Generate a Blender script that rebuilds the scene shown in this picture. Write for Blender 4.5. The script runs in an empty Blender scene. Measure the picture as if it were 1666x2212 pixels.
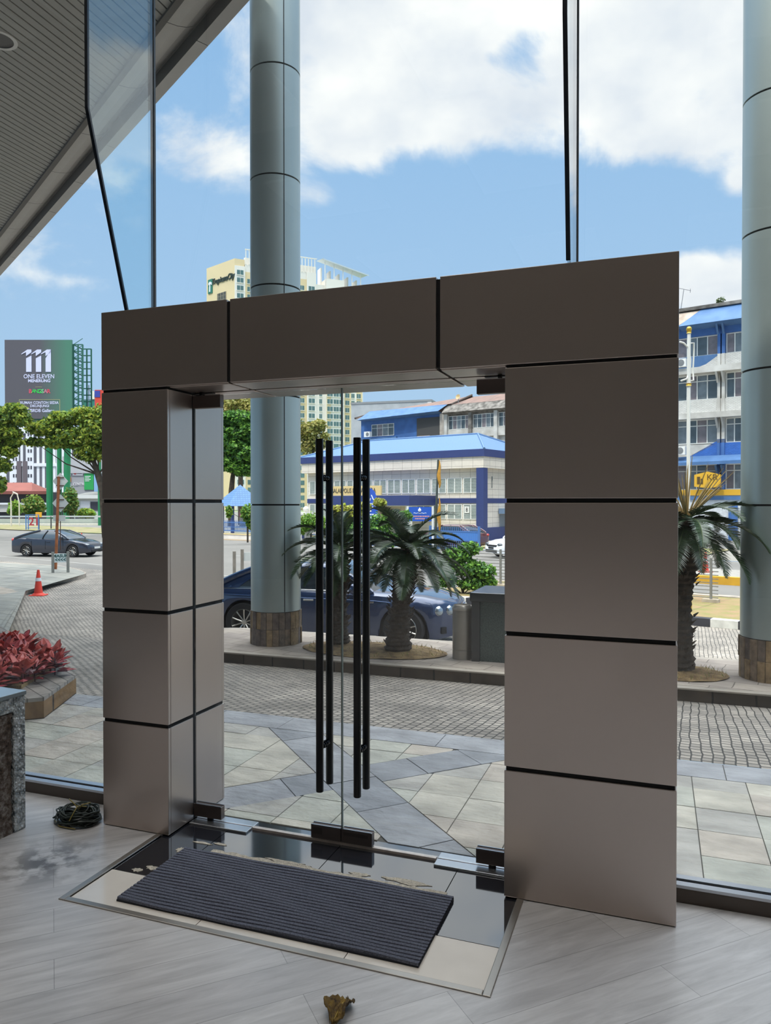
import bpy, math, random
from mathutils import Vector, Matrix, noise
rnd = random.Random(7)
SC = bpy.context.scene
COL = SC.collection
ZENITH,SUN,LOBBY_FILL,EXPO = 6.0,2.0,6.0,0.15
# ------------------------------------------------------------------ survey helpers
FP, EYE, HZ = 1620.0, 1.7, 1087.0
YAW = math.radians(20)
RX, RY, FX, FY = math.cos(YAW), math.sin(YAW), -math.sin(YAW), math.cos(YAW)
def W(xc, zc, z=0.0): return Vector((xc*RX+zc*FX, xc*RY+zc*FY, z))
PROF = [(5.32,0),(10,-.535),(11.6,-.9),(15,-.92),(18,-1.05)]
def terr(y):
    if y <= PROF[0][0]: return 0.0
    for (a,za),(b,zb) in zip(PROF,PROF[1:]):
        if y <= b: return za+(zb-za)*(y-a)/(b-a)
    return -1.05
def PT(px, zc, z=0.0): return W((px-833)/FP*zc, zc, z)
def PZ(py, zc): return EYE-(py-HZ)*zc/FP
def PP(px, py, zc): return PT(px, zc, PZ(py, zc))
def G(px, py):
    zc = 1.0
    while zc < 400:
        p = PP(px, py, zc)
        if p.z <= terr(p.y): return p
        zc += .01
    return PT(px, 400, -1.05)
def ST(px, n, z=0.0):                       # a point on the street line at offset n
    zc = n/(.6*(px-833)/FP+.8)
    return PT(px, zc, z)
STREET = math.radians(20-36.87)
# ------------------------------------------------------------------ materials
def lin(h):
    h = h.lstrip('#'); o = []
    for i in (0,2,4):
        c = int(h[i:i+2],16)/255
        o.append(c/12.92 if c <= .04045 else ((c+.055)/1.055)**2.4)
    return o
MATS = {}
def mat(name, col, rough=.6, metal=0.0, var=0.0, vs=6.0, bump=0.0, bs=40.0, spec=.5, emit=0, col2=None, stretch=None, coat=0, detail=4, ior=0):
    if name in MATS: return MATS[name]
    m = bpy.data.materials.new(name); m.use_nodes = True
    nt = m.node_tree; b = nt.nodes['Principled BSDF']
    c = lin(col)
    b.inputs['Base Color'].default_value = (*c,1)
    b.inputs['Roughness'].default_value = rough
    b.inputs['Metallic'].default_value = metal
    b.inputs['Specular IOR Level'].default_value = spec
    if ior: b.inputs['IOR'].default_value = ior
    if coat: b.inputs['Coat Weight'].default_value = coat; b.inputs['Coat Roughness'].default_value = .03
    tc = nt.nodes.new('ShaderNodeTexCoord'); vec = tc.outputs['Object']
    if stretch:
        mp = nt.nodes.new('ShaderNodeMapping'); mp.inputs['Scale'].default_value = stretch
        nt.links.new(vec, mp.inputs[0]); vec = mp.outputs[0]
    if var or col2:
        n = nt.nodes.new('ShaderNodeTexNoise'); n.inputs['Scale'].default_value = vs; n.inputs['Detail'].default_value = detail
        nt.links.new(vec, n.inputs['Vector'])
        r = nt.nodes.new('ShaderNodeValToRGB')
        if col2: a, d = lin(col), lin(col2)
        else: a, d = [min(1,x*(1+var)) for x in c], [x*(1-var) for x in c]
        r.color_ramp.elements[0].position = .33; r.color_ramp.elements[1].position = .67
        r.color_ramp.elements[0].color = (*d,1); r.color_ramp.elements[1].color = (*a,1)
        nt.links.new(n.outputs['Fac'], r.inputs[0]); nt.links.new(r.outputs[0], b.inputs['Base Color'])
    if bump:
        n2 = nt.nodes.new('ShaderNodeTexNoise'); n2.inputs['Scale'].default_value = bs; n2.inputs['Detail'].default_value = 5
        nt.links.new(vec, n2.inputs['Vector'])
        bp = nt.nodes.new('ShaderNodeBump'); bp.inputs['Strength'].default_value = bump; bp.inputs['Distance'].default_value = .02
        nt.links.new(n2.outputs['Fac'], bp.inputs['Height']); nt.links.new(bp.outputs[0], b.inputs['Normal'])
    if emit:
        b.inputs['Emission Color'].default_value = (*c,1); b.inputs['Emission Strength'].default_value = emit
    MATS[name] = m; return m
def brick_mat(name, cA, cB, cM, w, h, mortar=.01, rot=0, rough=.7, off=.5, wob=0.0, bump=.4, vert=False, var=.25, vs=3, spec=.4, bias=0, metal=0, sc=None):
    """bricks, tiles and setts from object coordinates (vert: on upright walls)"""
    if name in MATS: return MATS[name]
    m = bpy.data.materials.new(name); m.use_nodes = True
    nt = m.node_tree; b = nt.nodes['Principled BSDF']; L = nt.links.new; N = nt.nodes.new
    tc = N('ShaderNodeTexCoord'); vec = tc.outputs['Object']
    if vert:
        sp = N('ShaderNodeSeparateXYZ'); L(vec, sp.inputs[0])
        ad = N('ShaderNodeMath'); ad.operation = 'ADD'; L(sp.outputs[0], ad.inputs[0]); L(sp.outputs[1], ad.inputs[1])
        cb = N('ShaderNodeCombineXYZ'); L(ad.outputs[0], cb.inputs[0]); L(sp.outputs[2], cb.inputs[1]); vec = cb.outputs[0]
    if wob:
        n = N('ShaderNodeTexNoise'); n.inputs['Scale'].default_value = 2.2; n.inputs['Detail'].default_value = 3; L(vec, n.inputs['Vector'])
        s = N('ShaderNodeVectorMath'); s.operation = 'SUBTRACT'; L(n.outputs['Color'], s.inputs[0]); s.inputs[1].default_value = (.5,.5,.5)
        s2 = N('ShaderNodeVectorMath'); s2.operation = 'SCALE'; L(s.outputs[0], s2.inputs[0]); s2.inputs['Scale'].default_value = wob
        a = N('ShaderNodeVectorMath'); a.operation = 'ADD'; L(vec, a.inputs[0]); L(s2.outputs[0], a.inputs[1]); vec = a.outputs[0]
    mp = N('ShaderNodeMapping'); mp.inputs['Rotation'].default_value = (0,0,rot); mp.inputs['Scale'].default_value = sc or (1,1,1); L(vec, mp.inputs[0])
    br = N('ShaderNodeTexBrick'); br.offset = off; br.inputs['Scale'].default_value = 1
    br.inputs['Brick Width'].default_value = w; br.inputs['Row Height'].default_value = h; br.inputs['Mortar Size'].default_value = mortar
    br.inputs['Mortar Smooth'].default_value = .3; br.inputs['Bias'].default_value = bias
    br.inputs['Color1'].default_value = (*lin(cA),1); br.inputs['Color2'].default_value = (*lin(cB),1); br.inputs['Mortar'].default_value = (*lin(cM),1)
    L(mp.outputs[0], br.inputs['Vector'])
    n2 = N('ShaderNodeTexNoise'); n2.inputs['Scale'].default_value = vs; n2.inputs['Detail'].default_value = 6; L(vec, n2.inputs['Vector'])
    r = N('ShaderNodeMapRange'); r.inputs['From Min'].default_value = .3; r.inputs['From Max'].default_value = .7
    r.inputs['To Min'].default_value = 1-var; r.inputs['To Max'].default_value = 1+var*.6; L(n2.outputs['Fac'], r.inputs[0])
    mx = N('ShaderNodeMix'); mx.data_type = 'RGBA'; mx.blend_type = 'MULTIPLY'; mx.inputs['Factor'].default_value = 1
    L(br.outputs['Color'], mx.inputs['A']); L(r.outputs[0], mx.inputs['B']); L(mx.outputs['Result'], b.inputs['Base Color'])
    b.inputs['Roughness'].default_value = rough; b.inputs['Specular IOR Level'].default_value = spec; b.inputs['Metallic'].default_value = metal
    if bump:
        iv = N('ShaderNodeMath'); iv.operation = 'SUBTRACT'; iv.inputs[0].default_value = 1; L(br.outputs['Fac'], iv.inputs[1])
        ma = N('ShaderNodeMath'); ma.operation = 'MULTIPLY_ADD'; L(n2.outputs['Fac'], ma.inputs[0]); ma.inputs[1].default_value = .6; L(iv.outputs[0], ma.inputs[2])
        bp = N('ShaderNodeBump'); bp.inputs['Strength'].default_value = bump; bp.inputs['Distance'].default_value = .01
        L(ma.outputs[0], bp.inputs['Height']); L(bp.outputs[0], b.inputs['Normal'])
    MATS[name] = m; return m
def glass_mat(name, tint, base=.04, edge=.9, rough=0.0):
    """thin architectural pane: clear transmission plus a mirror share that grows towards grazing"""
    if name in MATS: return MATS[name]
    m = bpy.data.materials.new(name); m.use_nodes = True
    nt = m.node_tree; nt.nodes.remove(nt.nodes['Principled BSDF']); L = nt.links.new; N = nt.nodes.new
    out = nt.nodes['Material Output']
    lw = N('ShaderNodeLayerWeight'); lw.inputs['Blend'].default_value = .5
    p = N('ShaderNodeMath'); p.operation = 'POWER'; L(lw.outputs['Facing'], p.inputs[0]); p.inputs[1].default_value = 4
    a = N('ShaderNodeMath'); a.operation = 'MULTIPLY_ADD'; L(p.outputs[0], a.inputs[0]); a.inputs[1].default_value = edge-base; a.inputs[2].default_value = base
    tr = N('ShaderNodeBsdfTransparent'); tr.inputs[0].default_value = (*tint,1)
    gl = N('ShaderNodeBsdfGlossy'); gl.inputs['Color'].default_value = (1,1,1,1); gl.inputs['Roughness'].default_value = rough
    mx = N('ShaderNodeMixShader'); L(a.outputs[0], mx.inputs[0]); L(tr.outputs[0], mx.inputs[1]); L(gl.outputs[0], mx.inputs[2])
    L(mx.outputs[0], out.inputs['Surface']); MATS[name] = m; return m
# ------------------------------------------------------------------ mesh builder
class MB:
    def __init__(s): s.v=[]; s.f=[]; s.m=[]
    def add(s, vs, fs, mi=0):
        o = len(s.v); s.v += [tuple(v) for v in vs]
        for f in fs: s.f.append(tuple(i+o for i in f)); s.m.append(mi)
        return s
    def box(s, x0,x1,y0,y1,z0,z1, mi=0, M=None):
        vs = [(x,y,z) for z in (z0,z1) for y in (y0,y1) for x in (x0,x1)]
        if M: vs = [M@Vector(v) for v in vs]
        return s.add(vs, [(0,2,3,1),(4,5,7,6),(0,1,5,4),(2,6,7,3),(0,4,6,2),(1,3,7,5)], mi)
    def quad(s, a,b,c,d, mi=0): return s.add([a,b,c,d],[(0,1,2,3)],mi)
    def prism(s, poly, z0, z1, mi=0, mtop=None):
        n = len(poly); z0f = z0 if callable(z0) else (lambda p: z0); z1f = z1 if callable(z1) else (lambda p: z1)
        s.add([(p[0],p[1],z0f(p)) for p in poly]+[(p[0],p[1],z1f(p)) for p in poly],
              [(i,(i+1)%n,n+(i+1)%n,n+i) for i in range(n)]+[tuple(range(n-1,-1,-1))], mi)
        return s.add([(p[0],p[1],z1f(p)) for p in poly],[tuple(range(n))], mi if mtop is None else mtop)
    def wallpoly(s, pts, t, mi=0):
        """upright polygon in local x,z given thickness t along y"""
        n = len(pts)
        return s.add([(x,0,z) for x,z in pts]+[(x,t,z) for x,z in pts],
            [tuple(range(n)), tuple(range(2*n-1,n-1,-1))]+[(i,n+i,n+(i+1)%n,(i+1)%n) for i in range(n)], mi)
    def tube(s, pts, r, n=8, mi=0, caps=True):
        pts = [Vector(p) for p in pts]; rs = r if isinstance(r,(list,tuple)) else [r]*len(pts)
        o = len(s.v); up = None
        for i,p in enumerate(pts):
            d = (pts[min(i+1,len(pts)-1)]-pts[max(i-1,0)]).normalized()
            if up is None: up = d.orthogonal().normalized()
            u = (up-d*up.dot(d)); u = u.normalized() if u.length > 1e-5 else d.orthogonal().normalized(); up = u; w = d.cross(u)
            for k in range(n):
                a = 2*math.pi*k/n; s.v.append(tuple(p+u*(rs[i]*math.cos(a))+w*(rs[i]*math.sin(a))))
        for i in range(len(pts)-1):
            for k in range(n):
                s.f.append((o+i*n+k,o+i*n+(k+1)%n,o+(i+1)*n+(k+1)%n,o+(i+1)*n+k)); s.m.append(mi)
        if caps:
            s.f.append(tuple(o+k for k in range(n-1,-1,-1))); s.m.append(mi)
            s.f.append(tuple(o+(len(pts)-1)*n+k for k in range(n))); s.m.append(mi)
        return s
    def lathe(s, prof, n=32, c=(0,0,0), mi=0, M=None, caps=True, jag=0):
        o = len(s.v)
        for r,z in prof:
            for k in range(n):
                a = 2*math.pi*k/n; q = r*(1+(rnd.uniform(-jag,jag) if jag else 0))
                p = Vector((q*math.cos(a), q*math.sin(a), z))
                if M: p = M@p
                s.v.append((p.x+c[0],p.y+c[1],p.z+c[2]))
        for i in range(len(prof)-1):
            for k in range(n):
                s.f.append((o+i*n+k,o+i*n+(k+1)%n,o+(i+1)*n+(k+1)%n,o+(i+1)*n+k)); s.m.append(mi)
        if caps:
            s.f.append(tuple(o+k for k in range(n-1,-1,-1))); s.m.append(mi)
            s.f.append(tuple(o+(len(prof)-1)*n+k for k in range(n))); s.m.append(mi)
        return s
    def ball(s, c, r, n=10, mi=0):
        pr = [(max(1e-4,math.sin(math.pi*i/n)*r), -math.cos(math.pi*i/n)*r) for i in range(n+1)]
        return s.lathe(pr, n*2, c, mi)
    def build(s, name, mats, parent=None, smooth=False, bevel=0, loc=None, rz=0):
        me = bpy.data.meshes.new(name); me.from_pydata(s.v, [], s.f)
        for m in (mats if isinstance(mats,(list,tuple)) else [mats]): me.materials.append(m)
        me.polygons.foreach_set('material_index', s.m)
        me.validate(); me.update()
        if smooth:
            me.polygons.foreach_set('use_smooth',[True]*len(me.polygons))
            if smooth != 'all':
                try: me.set_sharp_from_angle(angle=math.radians(38))
                except Exception: pass
        o = bpy.data.objects.new(name, me); COL.objects.link(o)
        if parent: o.parent = parent
        if loc is not None: o.location = loc
        if rz: o.rotation_euler = (0,0,rz)
        if bevel:
            b = o.modifiers.new('edge','BEVEL'); b.width = bevel; b.segments = 2; b.limit_method = 'ANGLE'
        return o
def tag(o, label, cat, group=None, kind=None):
    if label: o['label'] = label
    if cat: o['category'] = cat
    if group: o['group'] = group
    if kind: o['kind'] = kind
    return o
def thing(name, loc, label, cat, rz=0, group=None, kind=None):
    o = bpy.data.objects.new(name, None); COL.objects.link(o); o.empty_display_size = .1
    o.location = loc; o.rotation_euler = (0,0,rz)
    return tag(o, label, cat, group, kind)
def struct(o): o['kind'] = 'structure'; return o
def dup(o, parent=None):
    c = o.copy(); COL.objects.link(c)
    if parent: c.parent = parent
    for ch in list(o.children): dup(ch, c)
    return c
def text(s, name, size, m, parent, loc, rot=(math.pi/2,0,0), align='CENTER', depth=.004, shear=0, sx=1.0, bold=0, label=None):
    cu = bpy.data.curves.new(name,'FONT'); cu.body = s; cu.size = size; cu.align_x = align; cu.align_y = 'CENTER'
    cu.extrude = depth; cu.shear = shear; cu.offset = bold; cu.resolution_u = 3
    t = bpy.data.objects.new('tmp', cu); COL.objects.link(t)
    me = bpy.data.meshes.new_from_object(t.evaluated_get(bpy.context.evaluated_depsgraph_get()))
    bpy.data.objects.remove(t); me.materials.clear(); me.materials.append(m)
    o = bpy.data.objects.new(name, me); COL.objects.link(o); o.parent = parent
    o.location = loc; o.rotation_euler = rot; o.scale = (sx,1,1)
    if label: o['label'] = label
    return o
def leaves(mb, blobs, n, size, seed=1, mi=(0,), flat=.5, shell=.55):
    """leaf blades scattered through ellipsoid clumps (centre, radii)"""
    r = random.Random(seed); vol = [b[1][0]*b[1][1]*b[1][2] for b in blobs]; tot = sum(v**.67 for v in vol)
    for (c,rad),v in zip(blobs,vol):
        for _ in range(int(n*v**.67/tot)):
            d = Vector((r.gauss(0,1),r.gauss(0,1),r.gauss(0,1))).normalized(); q = shell+(1-shell)*r.random()
            q *= 1+.12*math.sin(7*d.x+3*c[0])*math.cos(6*d.z+5*d.y)
            p = Vector((c[0]+d.x*rad[0]*q, c[1]+d.y*rad[1]*q, c[2]+d.z*rad[2]*q))
            nrm = (d*flat+Vector((r.gauss(0,.5),r.gauss(0,.5),r.gauss(.5,.5)))).normalized()
            u = nrm.orthogonal().normalized(); a = r.random()*6.28; w = nrm.cross(u)
            t = u*math.cos(a)+w*math.sin(a); b = nrm.cross(t); L = size*r.uniform(.6,1.3); wd = L*.32
            mb.add([p-t*L*.5, p+b*wd-nrm*L*.06, p+t*L*.5-nrm*L*.15, p-b*wd-nrm*L*.06],[(0,1,2,3)], r.choice(mi))
    return mb
# ------------------------------------------------------------------ room shell
PX0,PX1,PL,PR = -2.754,.074,-2.343,-.62      # door surround: outer edges, opening edges
PY0,PY1,PH = 3.20,3.724,2.70
GY = 3.46                                     # glass line of the facade
CEIL = 5.7
def wood_floor():
    m = mat('grey_laminate','#8f9092',.42,0,0,ior=1.7); nt = m.node_tree; L = nt.links.new; N = nt.nodes.new; b = nt.nodes['Principled BSDF']
    tc = nt.nodes['Texture Coordinate']
    mp = N('ShaderNodeMapping'); mp.inputs['Rotation'].default_value = (0,0,math.radians(-44)); L(tc.outputs['Object'], mp.inputs[0])
    br = N('ShaderNodeTexBrick'); br.inputs['Scale'].default_value = 1; br.inputs['Brick Width'].default_value = 1.25; br.inputs['Row Height'].default_value = .19
    br.inputs['Mortar Size'].default_value = .0012; br.offset = .37
    br.inputs['Color1'].default_value = (*lin('#c8c7c7'),1); br.inputs['Color2'].default_value = (*lin('#bbbabb'),1); br.inputs['Mortar'].default_value = (*lin('#908f8f'),1)
    L(mp.outputs[0], br.inputs['Vector'])
    m2 = N('ShaderNodeMapping'); m2.inputs['Scale'].default_value = (1.3,11,1); L(mp.outputs[0], m2.inputs[0])
    n = N('ShaderNodeTexNoise'); n.inputs['Scale'].default_value = 2.2; n.inputs['Detail'].default_value = 7; n.inputs['Roughness'].default_value = .65; n.inputs['Distortion'].default_value = .6; L(m2.outputs[0], n.inputs['Vector'])
    r = N('ShaderNodeMapRange'); r.inputs['From Min'].default_value = .3; r.inputs['From Max'].default_value = .7; r.inputs['To Min'].default_value = .74; r.inputs['To Max'].default_value = 1.12; L(n.outputs['Fac'], r.inputs[0])
    mx = N('ShaderNodeMix'); mx.data_type='RGBA'; mx.blend_type='MULTIPLY'; mx.inputs['Factor'].default_value = 1
    L(br.outputs['Color'], mx.inputs['A']); L(r.outputs[0], mx.inputs['B'])
    # scuffed patches where the finish has worn
    n3 = N('ShaderNodeTexNoise'); n3.inputs['Scale'].default_value = 9; n3.inputs['Detail'].default_value = 6; L(tc.outputs['Object'], n3.inputs['Vector'])
    ds = N('ShaderNodeVectorMath'); ds.operation='DISTANCE'; L(tc.outputs['Object'], ds.inputs[0]); ds.inputs[1].default_value = (-2.72,2.78,0)
    dr = N('ShaderNodeMapRange'); dr.inputs['From Min'].default_value=.30; dr.inputs['From Max'].default_value=.06; L(ds.outputs['Value'], dr.inputs[0])
    nr = N('ShaderNodeMapRange'); nr.inputs['From Min'].default_value=.45; nr.inputs['From Max'].default_value=.56; L(n3.outputs['Fac'], nr.inputs[0])
    mu = N('ShaderNodeMath'); mu.operation='MULTIPLY'; L(dr.outputs[0], mu.inputs[0]); L(nr.outputs[0], mu.inputs[1])
    mx2 = N('ShaderNodeMix'); mx2.data_type='RGBA'; L(mu.outputs[0], mx2.inputs['Factor']); L(mx.outputs['Result'], mx2.inputs['A']); mx2.inputs['B'].default_value = (*lin('#5c5550'),1)
    L(mx2.outputs['Result'], b.inputs['Base Color'])
    rr = N('ShaderNodeMapRange'); rr.inputs['To Min'].default_value=.26; rr.inputs['To Max'].default_value=.42; L(n.outputs['Fac'], rr.inputs[0]); L(rr.outputs[0], b.inputs['Roughness'])
    return m
IX0,IX1,IY0,IY1 = -2.385,-.565,2.555,3.52     # recessed door-mat bay
mb = MB()
for x0,x1,y0,y1 in ((-9,IX0,-8,3.52),(IX1,6,-8,3.52),(IX0,IX1,-8,IY0)): mb.box(x0,x1,y0,y1,-.25,0)
struct(mb.build('floor', wood_floor()))
wallm = mat('plaster_wall','#a39c94',.85,var=.05)
struct(MB().box(-9.2,-9,-8,3.41,0,CEIL).build('wall_left', wallm))
struct(MB().box(6,6.2,-8,3.41,0,CEIL).build('wall_right', wallm))
struct(MB().box(-9.2,6.2,-8.2,-8,0,CEIL).build('wall_back', wallm))
struct(MB().box(-9.2,6.2,-8.2,3.40,CEIL,CEIL+.2).build('ceiling', mat('ceiling_board','#aba69f',.9)))
clad = mat('outer_cladding','#8e9092',.4,.3,var=.04)
struct(MB().box(-16,9,3.40,4.0,CEIL,12).build('wall_front', clad))
struct(MB().box(-16,9,-8.2,3.4,CEIL+.3,12).build('wall_upper_storeys', clad))
# mat bay: black granite slabs, pale tiles in front
bay = thing('entrance_tiles',(0,0,0),'polished black and beige floor tiles in the recessed entrance bay','floor tiles',kind='structure')
gran = mat('black_granite','#23252b',.06,var=.2,vs=90,ior=3.2)
beige = mat('beige_tile','#d9d3ca',.12,var=.05,vs=4)
g = .002
xs = [IX0,-2.1,-1.48,-.87,IX1]
for a,b_ in zip(xs,xs[1:]): MB().box(a+g,b_-g,2.83+g,IY1,-.1,-.004).build('granite_slab',gran,bay)
for a,b_ in zip([IX0,-1.75,-1.1],[-1.75,-1.1,IX1]): MB().box(a+g,b_-g,IY0,2.83-g,-.1,-.004).build('beige_tile',beige,bay)
# ragged strip of old adhesive behind the mat
def ragged(x0,x1,y0,y1,n,j,z):
    r = random.Random(5); top=[]; bot=[]
    for i in range(n+1):
        x = x0+(x1-x0)*i/n; top.append((x, y1+r.uniform(-j,j))); bot.append((x, y0+r.uniform(-.006,.006)))
    return bot+top[::-1]
adh = mat('old_adhesive','#b9b1a2',.9,var=.22,vs=60,bump=.6,bs=120)
MB().prism(ragged(-2.05,-.86,3.09,3.155,46,.008,0),-.01,-.001).build('adhesive_strip',adh,bay)
def blot(cx,cy,rx,ry,n,seed):
    r = random.Random(seed); return [(cx+rx*math.cos(6.283*i/n)*r.uniform(.6,1.1), cy+ry*math.sin(6.283*i/n)*r.uniform(.45,1.1)) for i in range(n)]
for i,(cx,cy,rx,ry) in enumerate(((-1.06,3.185,.12,.025),(-1.28,3.175,.055,.02),(-1.65,3.165,.12,.016),(-2.16,3.02,.03,.02),(-2.2,2.90,.05,.025),(-2.27,2.86,.03,.02),(-2.14,3.2,.06,.012),(-2.2,3.1,.025,.03),(-2.05,3.22,.05,.012))):
    MB().prism(blot(cx,cy,rx,ry,18,i),-.008,-.0018).build('adhesive_patch',adh,bay)
alu = mat('brushed_aluminium','#a8a39c',.35,.75,var=.06)
tr = thing('floor_trim',(0,0,0),'aluminium edging framing the recessed entrance tiles','edging',kind='structure')
for x0,x1,y0,y1 in ((IX0-.03,IX0,IY0-.03,3.2),(IX1,IX1+.03,IY0-.03,3.2),(IX0,IX1,IY0-.03,IY0)):
    MB().box(x0,x1,y0,y1,-.02,.005).build('trim_strip',alu,tr,bevel=.003)
# entrance mat: ribbed
mt = thing('entrance_mat',(-1.497,2.857,0),'dark blue-grey ribbed doormat lying in front of the glass doors','doormat')
mw,mh = 1.355,.505; mb = MB(); mb.box(-mw/2,mw/2,-mh/2,mh/2,-.003,.004)
mb.build('backing',mat('mat_rubber','#22252d',.9),mt)
mb = MB(); n = 23; pit = mh/n
for i in range(n):
    y = -mh/2+pit*i
    for k in range(40):                       # slightly wavy pile rib
        x0 = -mw/2+mw*k/40; x1 = x0+mw/40
        wv = lambda x: .004*math.sin(x*5+i*.3)+.002*math.sin(x*17+i)
        a,b_ = y+.0016,y+pit-.0016
        e = .5*min(1, .3+.7*min(1,(20-abs(k-19.5))/3)); zt = .0135
        vs = [(x0,a+wv(x0),.004),(x1,a+wv(x1),.004),(x1,a+.0022+wv(x1),zt),(x0,a+.0022+wv(x0),zt),(x0,b_-.0022+wv(x0),zt),(x1,b_-.0022+wv(x1),zt),(x1,b_+wv(x1),.004),(x0,b_+wv(x0),.004)]
        mb.add(vs,[(0,1,2,3),(3,2,5,4),(4,5,6,7)])
mb.build('pile',mat('mat_pile','#7c8090',.95,var=.3,vs=160,bump=.8,bs=500,spec=.15),mt)
# ------------------------------------------------------------------ door surround
acp = mat('grey_composite_panel','#c2b6ae',.30,.88,var=.015,vs=3)
jnt = mat('black_joint','#0a090a',.8)
ds = thing('door_surround',(0,0,0),'free-standing dark grey metal-panelled portal around the glass doors','door surround')
MB().box(PX0+.007,PL-.007,PY0+.007,PY1-.007,0,PH-.01).box(PR+.007,PX1-.007,PY0+.007,PY1-.007,0,PH-.01).box(PX0+.007,PX1-.007,PY0+.007,PY1-.007,2.30,PH-.01).build('core',jnt,ds)
zj = [0,.559,1.141,1.711,2.288]; gp = .009
def panel(x0,x1,y0,y1,z0,z1): MB().box(x0,x1,y0,y1,z0,z1).build('panel',acp,ds,bevel=.0025)
for i in range(4):
    z0,z1 = zj[i]+(gp if i else .004), zj[i+1]-gp
    panel(PX0,PL,PY0,PY0+.02,z0,z1); panel(PX0,PX0+.02,PY0+.021,PY1-.001,z0,z1); panel(PX0,PL,PY1-.02,PY1,z0,z1)
    panel(PL-.02,PL,PY0+.021,3.418,z0,z1); panel(PL-.02,PL,3.446,PY1-.021,z0,z1)
    panel(PR,PX1,PY0,PY0+.02,z0,z1); panel(PX1-.02,PX1,PY0+.021,PY1-.001,z0,z1); panel(PR,PX1,PY1-.02,PY1,z0,z1)
    panel(PR,PR+.02,PY0+.021,3.418,z0,z1); panel(PR,PR+.02,3.446,PY1-.021,z0,z1)
for xa in (PX0,PX1-.02): panel(xa,xa+.02,PY0+.021,PY1-.021,2.288+gp*.5,PH-.021)
fx = [PX0,-1.985,-.918,PX1]
for a,b_ in zip(fx,fx[1:]):
    a2,b2 = a+(gp if a>PX0 else 0), b_-(gp if b_<PX1 else 0)
    panel(a2,b2,PY0,PY0+.02,2.288+gp*.5,PH); panel(a2,b2,PY1-.02,PY1,2.288+gp*.5,PH)
    panel(a2,b2,PY0+.021,PY1-.021,PH-.02,PH)
    sa,sb = max(a2,PL),min(b2,PR)
    panel(sa,sb,PY0+.021,3.415,2.288,2.308); panel(sa,sb,3.45,PY1-.021,2.288,2.308)
# ------------------------------------------------------------------ doors
pane = glass_mat('clear_glass',(.95,.965,.955))
edge_l = mat('glass_edge','#b9c9c6',.15,spec=.8)
edge_d = mat('glass_edge_dark','#16202c',.2,spec=.7)
blk = mat('black_coated_steel','#0c0c0f',.32,.2)
chrome = mat('polished_steel','#c9cbcd',.14,1)
dkst = mat('dark_steel','#6b615e',.3,.75)
DY,CX = 3.432,-1.479
def door(nm,x0,x1,hx,side):
    d = thing(nm,((x0+x1)/2,DY,0),None,None,kind='structure'); cx = (x0+x1)/2
    w = (x1-x0)/2
    MB().box(-w,w,-.006,.006,.012,2.272).build('glass_leaf',pane,d)
    e = w if side > 0 else -w
    MB().box(e-.0015,e+.0015,-.006,.006,.012,2.272).build('leaf_edge',mat('pane_edge','#7f8d8a',.2),d)
    h = bpy.data.objects.new('pull_handle',None); COL.objects.link(h); h.parent = d; h.location = (hx-cx,0,0)
    h['label'] = 'tall black tubular pull handle through the glass'
    for yy in (-.059,.059):
        MB().lathe([(.0001,.268),(.017,.268),(.019,.271),(.019,2.015),(.017,2.018),(.0001,2.018)],24,(0,yy,0),caps=False).build('grip_tube',blk,h,smooth=True)
    for z in (.487,1.826):
        for s in (-1,1):
            M = Matrix.Translation((0,s*.006,z))@Matrix.Rotation(-s*math.pi/2,4,'X')
            MB().lathe([(.0001,0),(.017,0),(.017,.006),(.012,.008),(.012,.014),(.015,.016),(.015,.024),(.009,.026),(.009,.046),(.0001,.046)],20,M=M,caps=False).build('standoff',mat('black_chrome','#202024',.12,.9),h,smooth=True)
    # patch fittings: meeting-stile corner, pivot corner below and above
    def patch(xa,xb,z0,z1,nm2,slot):
        p = MB().box(xa,xb,-.018,.018,z0,z1).build(nm2,dkst,d,bevel=.002)
        MB().box(xa+.001,xb-.001,-.0185,-.0135,z1-.001,z1+.0035).box(xa+.001,xb-.001,.0135,.0185,z1-.001,z1+.0035).build('polished_edge',chrome,p)
        if slot: MB().box(slot[0],slot[1],-.0195,-.0178,slot[2],slot[3]).build('cover_plate',mat('steel_plate','#5b5552',.3,.8),p)
        return p
    s = side
    a,b_ = sorted((s*w, s*w-s*.163)); q = patch(a,b_,.012,.078,'lock_patch',(a+.012,b_-.02,.05,.066) if s<0 else (a+.012,a+.062,.035,.068))
    a,b_ = sorted((-s*w, -s*w+s*.17)); patch(a,b_,.022,.088,'pivot_patch',None)
    patch(a,b_,2.205,2.272,'top_patch',None)
    MB().box(min(-s*w+s*.02,-s*w+s*.13),max(-s*w+s*.02,-s*w+s*.13),-.03,.0,2.279,2.284).box(-s*w+s*.06-.008,-s*w+s*.06+.008,-.03,.0,2.272,2.288).build('top_pivot',blk,d)
    return d
door('door_1',PL+.004,CX-.002,-1.575,1); door('door_2',CX+.002,PR-.004,-1.374,-1)
for nm,x0,x1,lb in (('floor_spring_cover',-2.335,-1.99,'silver floor spring cover under the left door pivot'),('floor_spring_cover',-.985,-.63,'silver floor spring cover under the right door pivot')):
    t = thing(nm,((x0+x1)/2,DY,0),lb,'floor spring'); w=(x1-x0)/2
    MB().box(-w,w,-.066,-.003,-.004,.006).box(-w,w,.003,.066,-.004,.006).build('plate',mat('silver_plate','#c3c7cb',.25,.85),t,bevel=.002)
    MB().box(-w+.02,w-.02,-.003,.003,-.004,.004).build('seam',dkst,t)
    MB().lathe([(.018,.004),(.018,.02),(.0001,.02)],16,(( -w+.09) if x0<-1.5 else w-.09,0,0)).build('spindle',blk,t)
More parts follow.
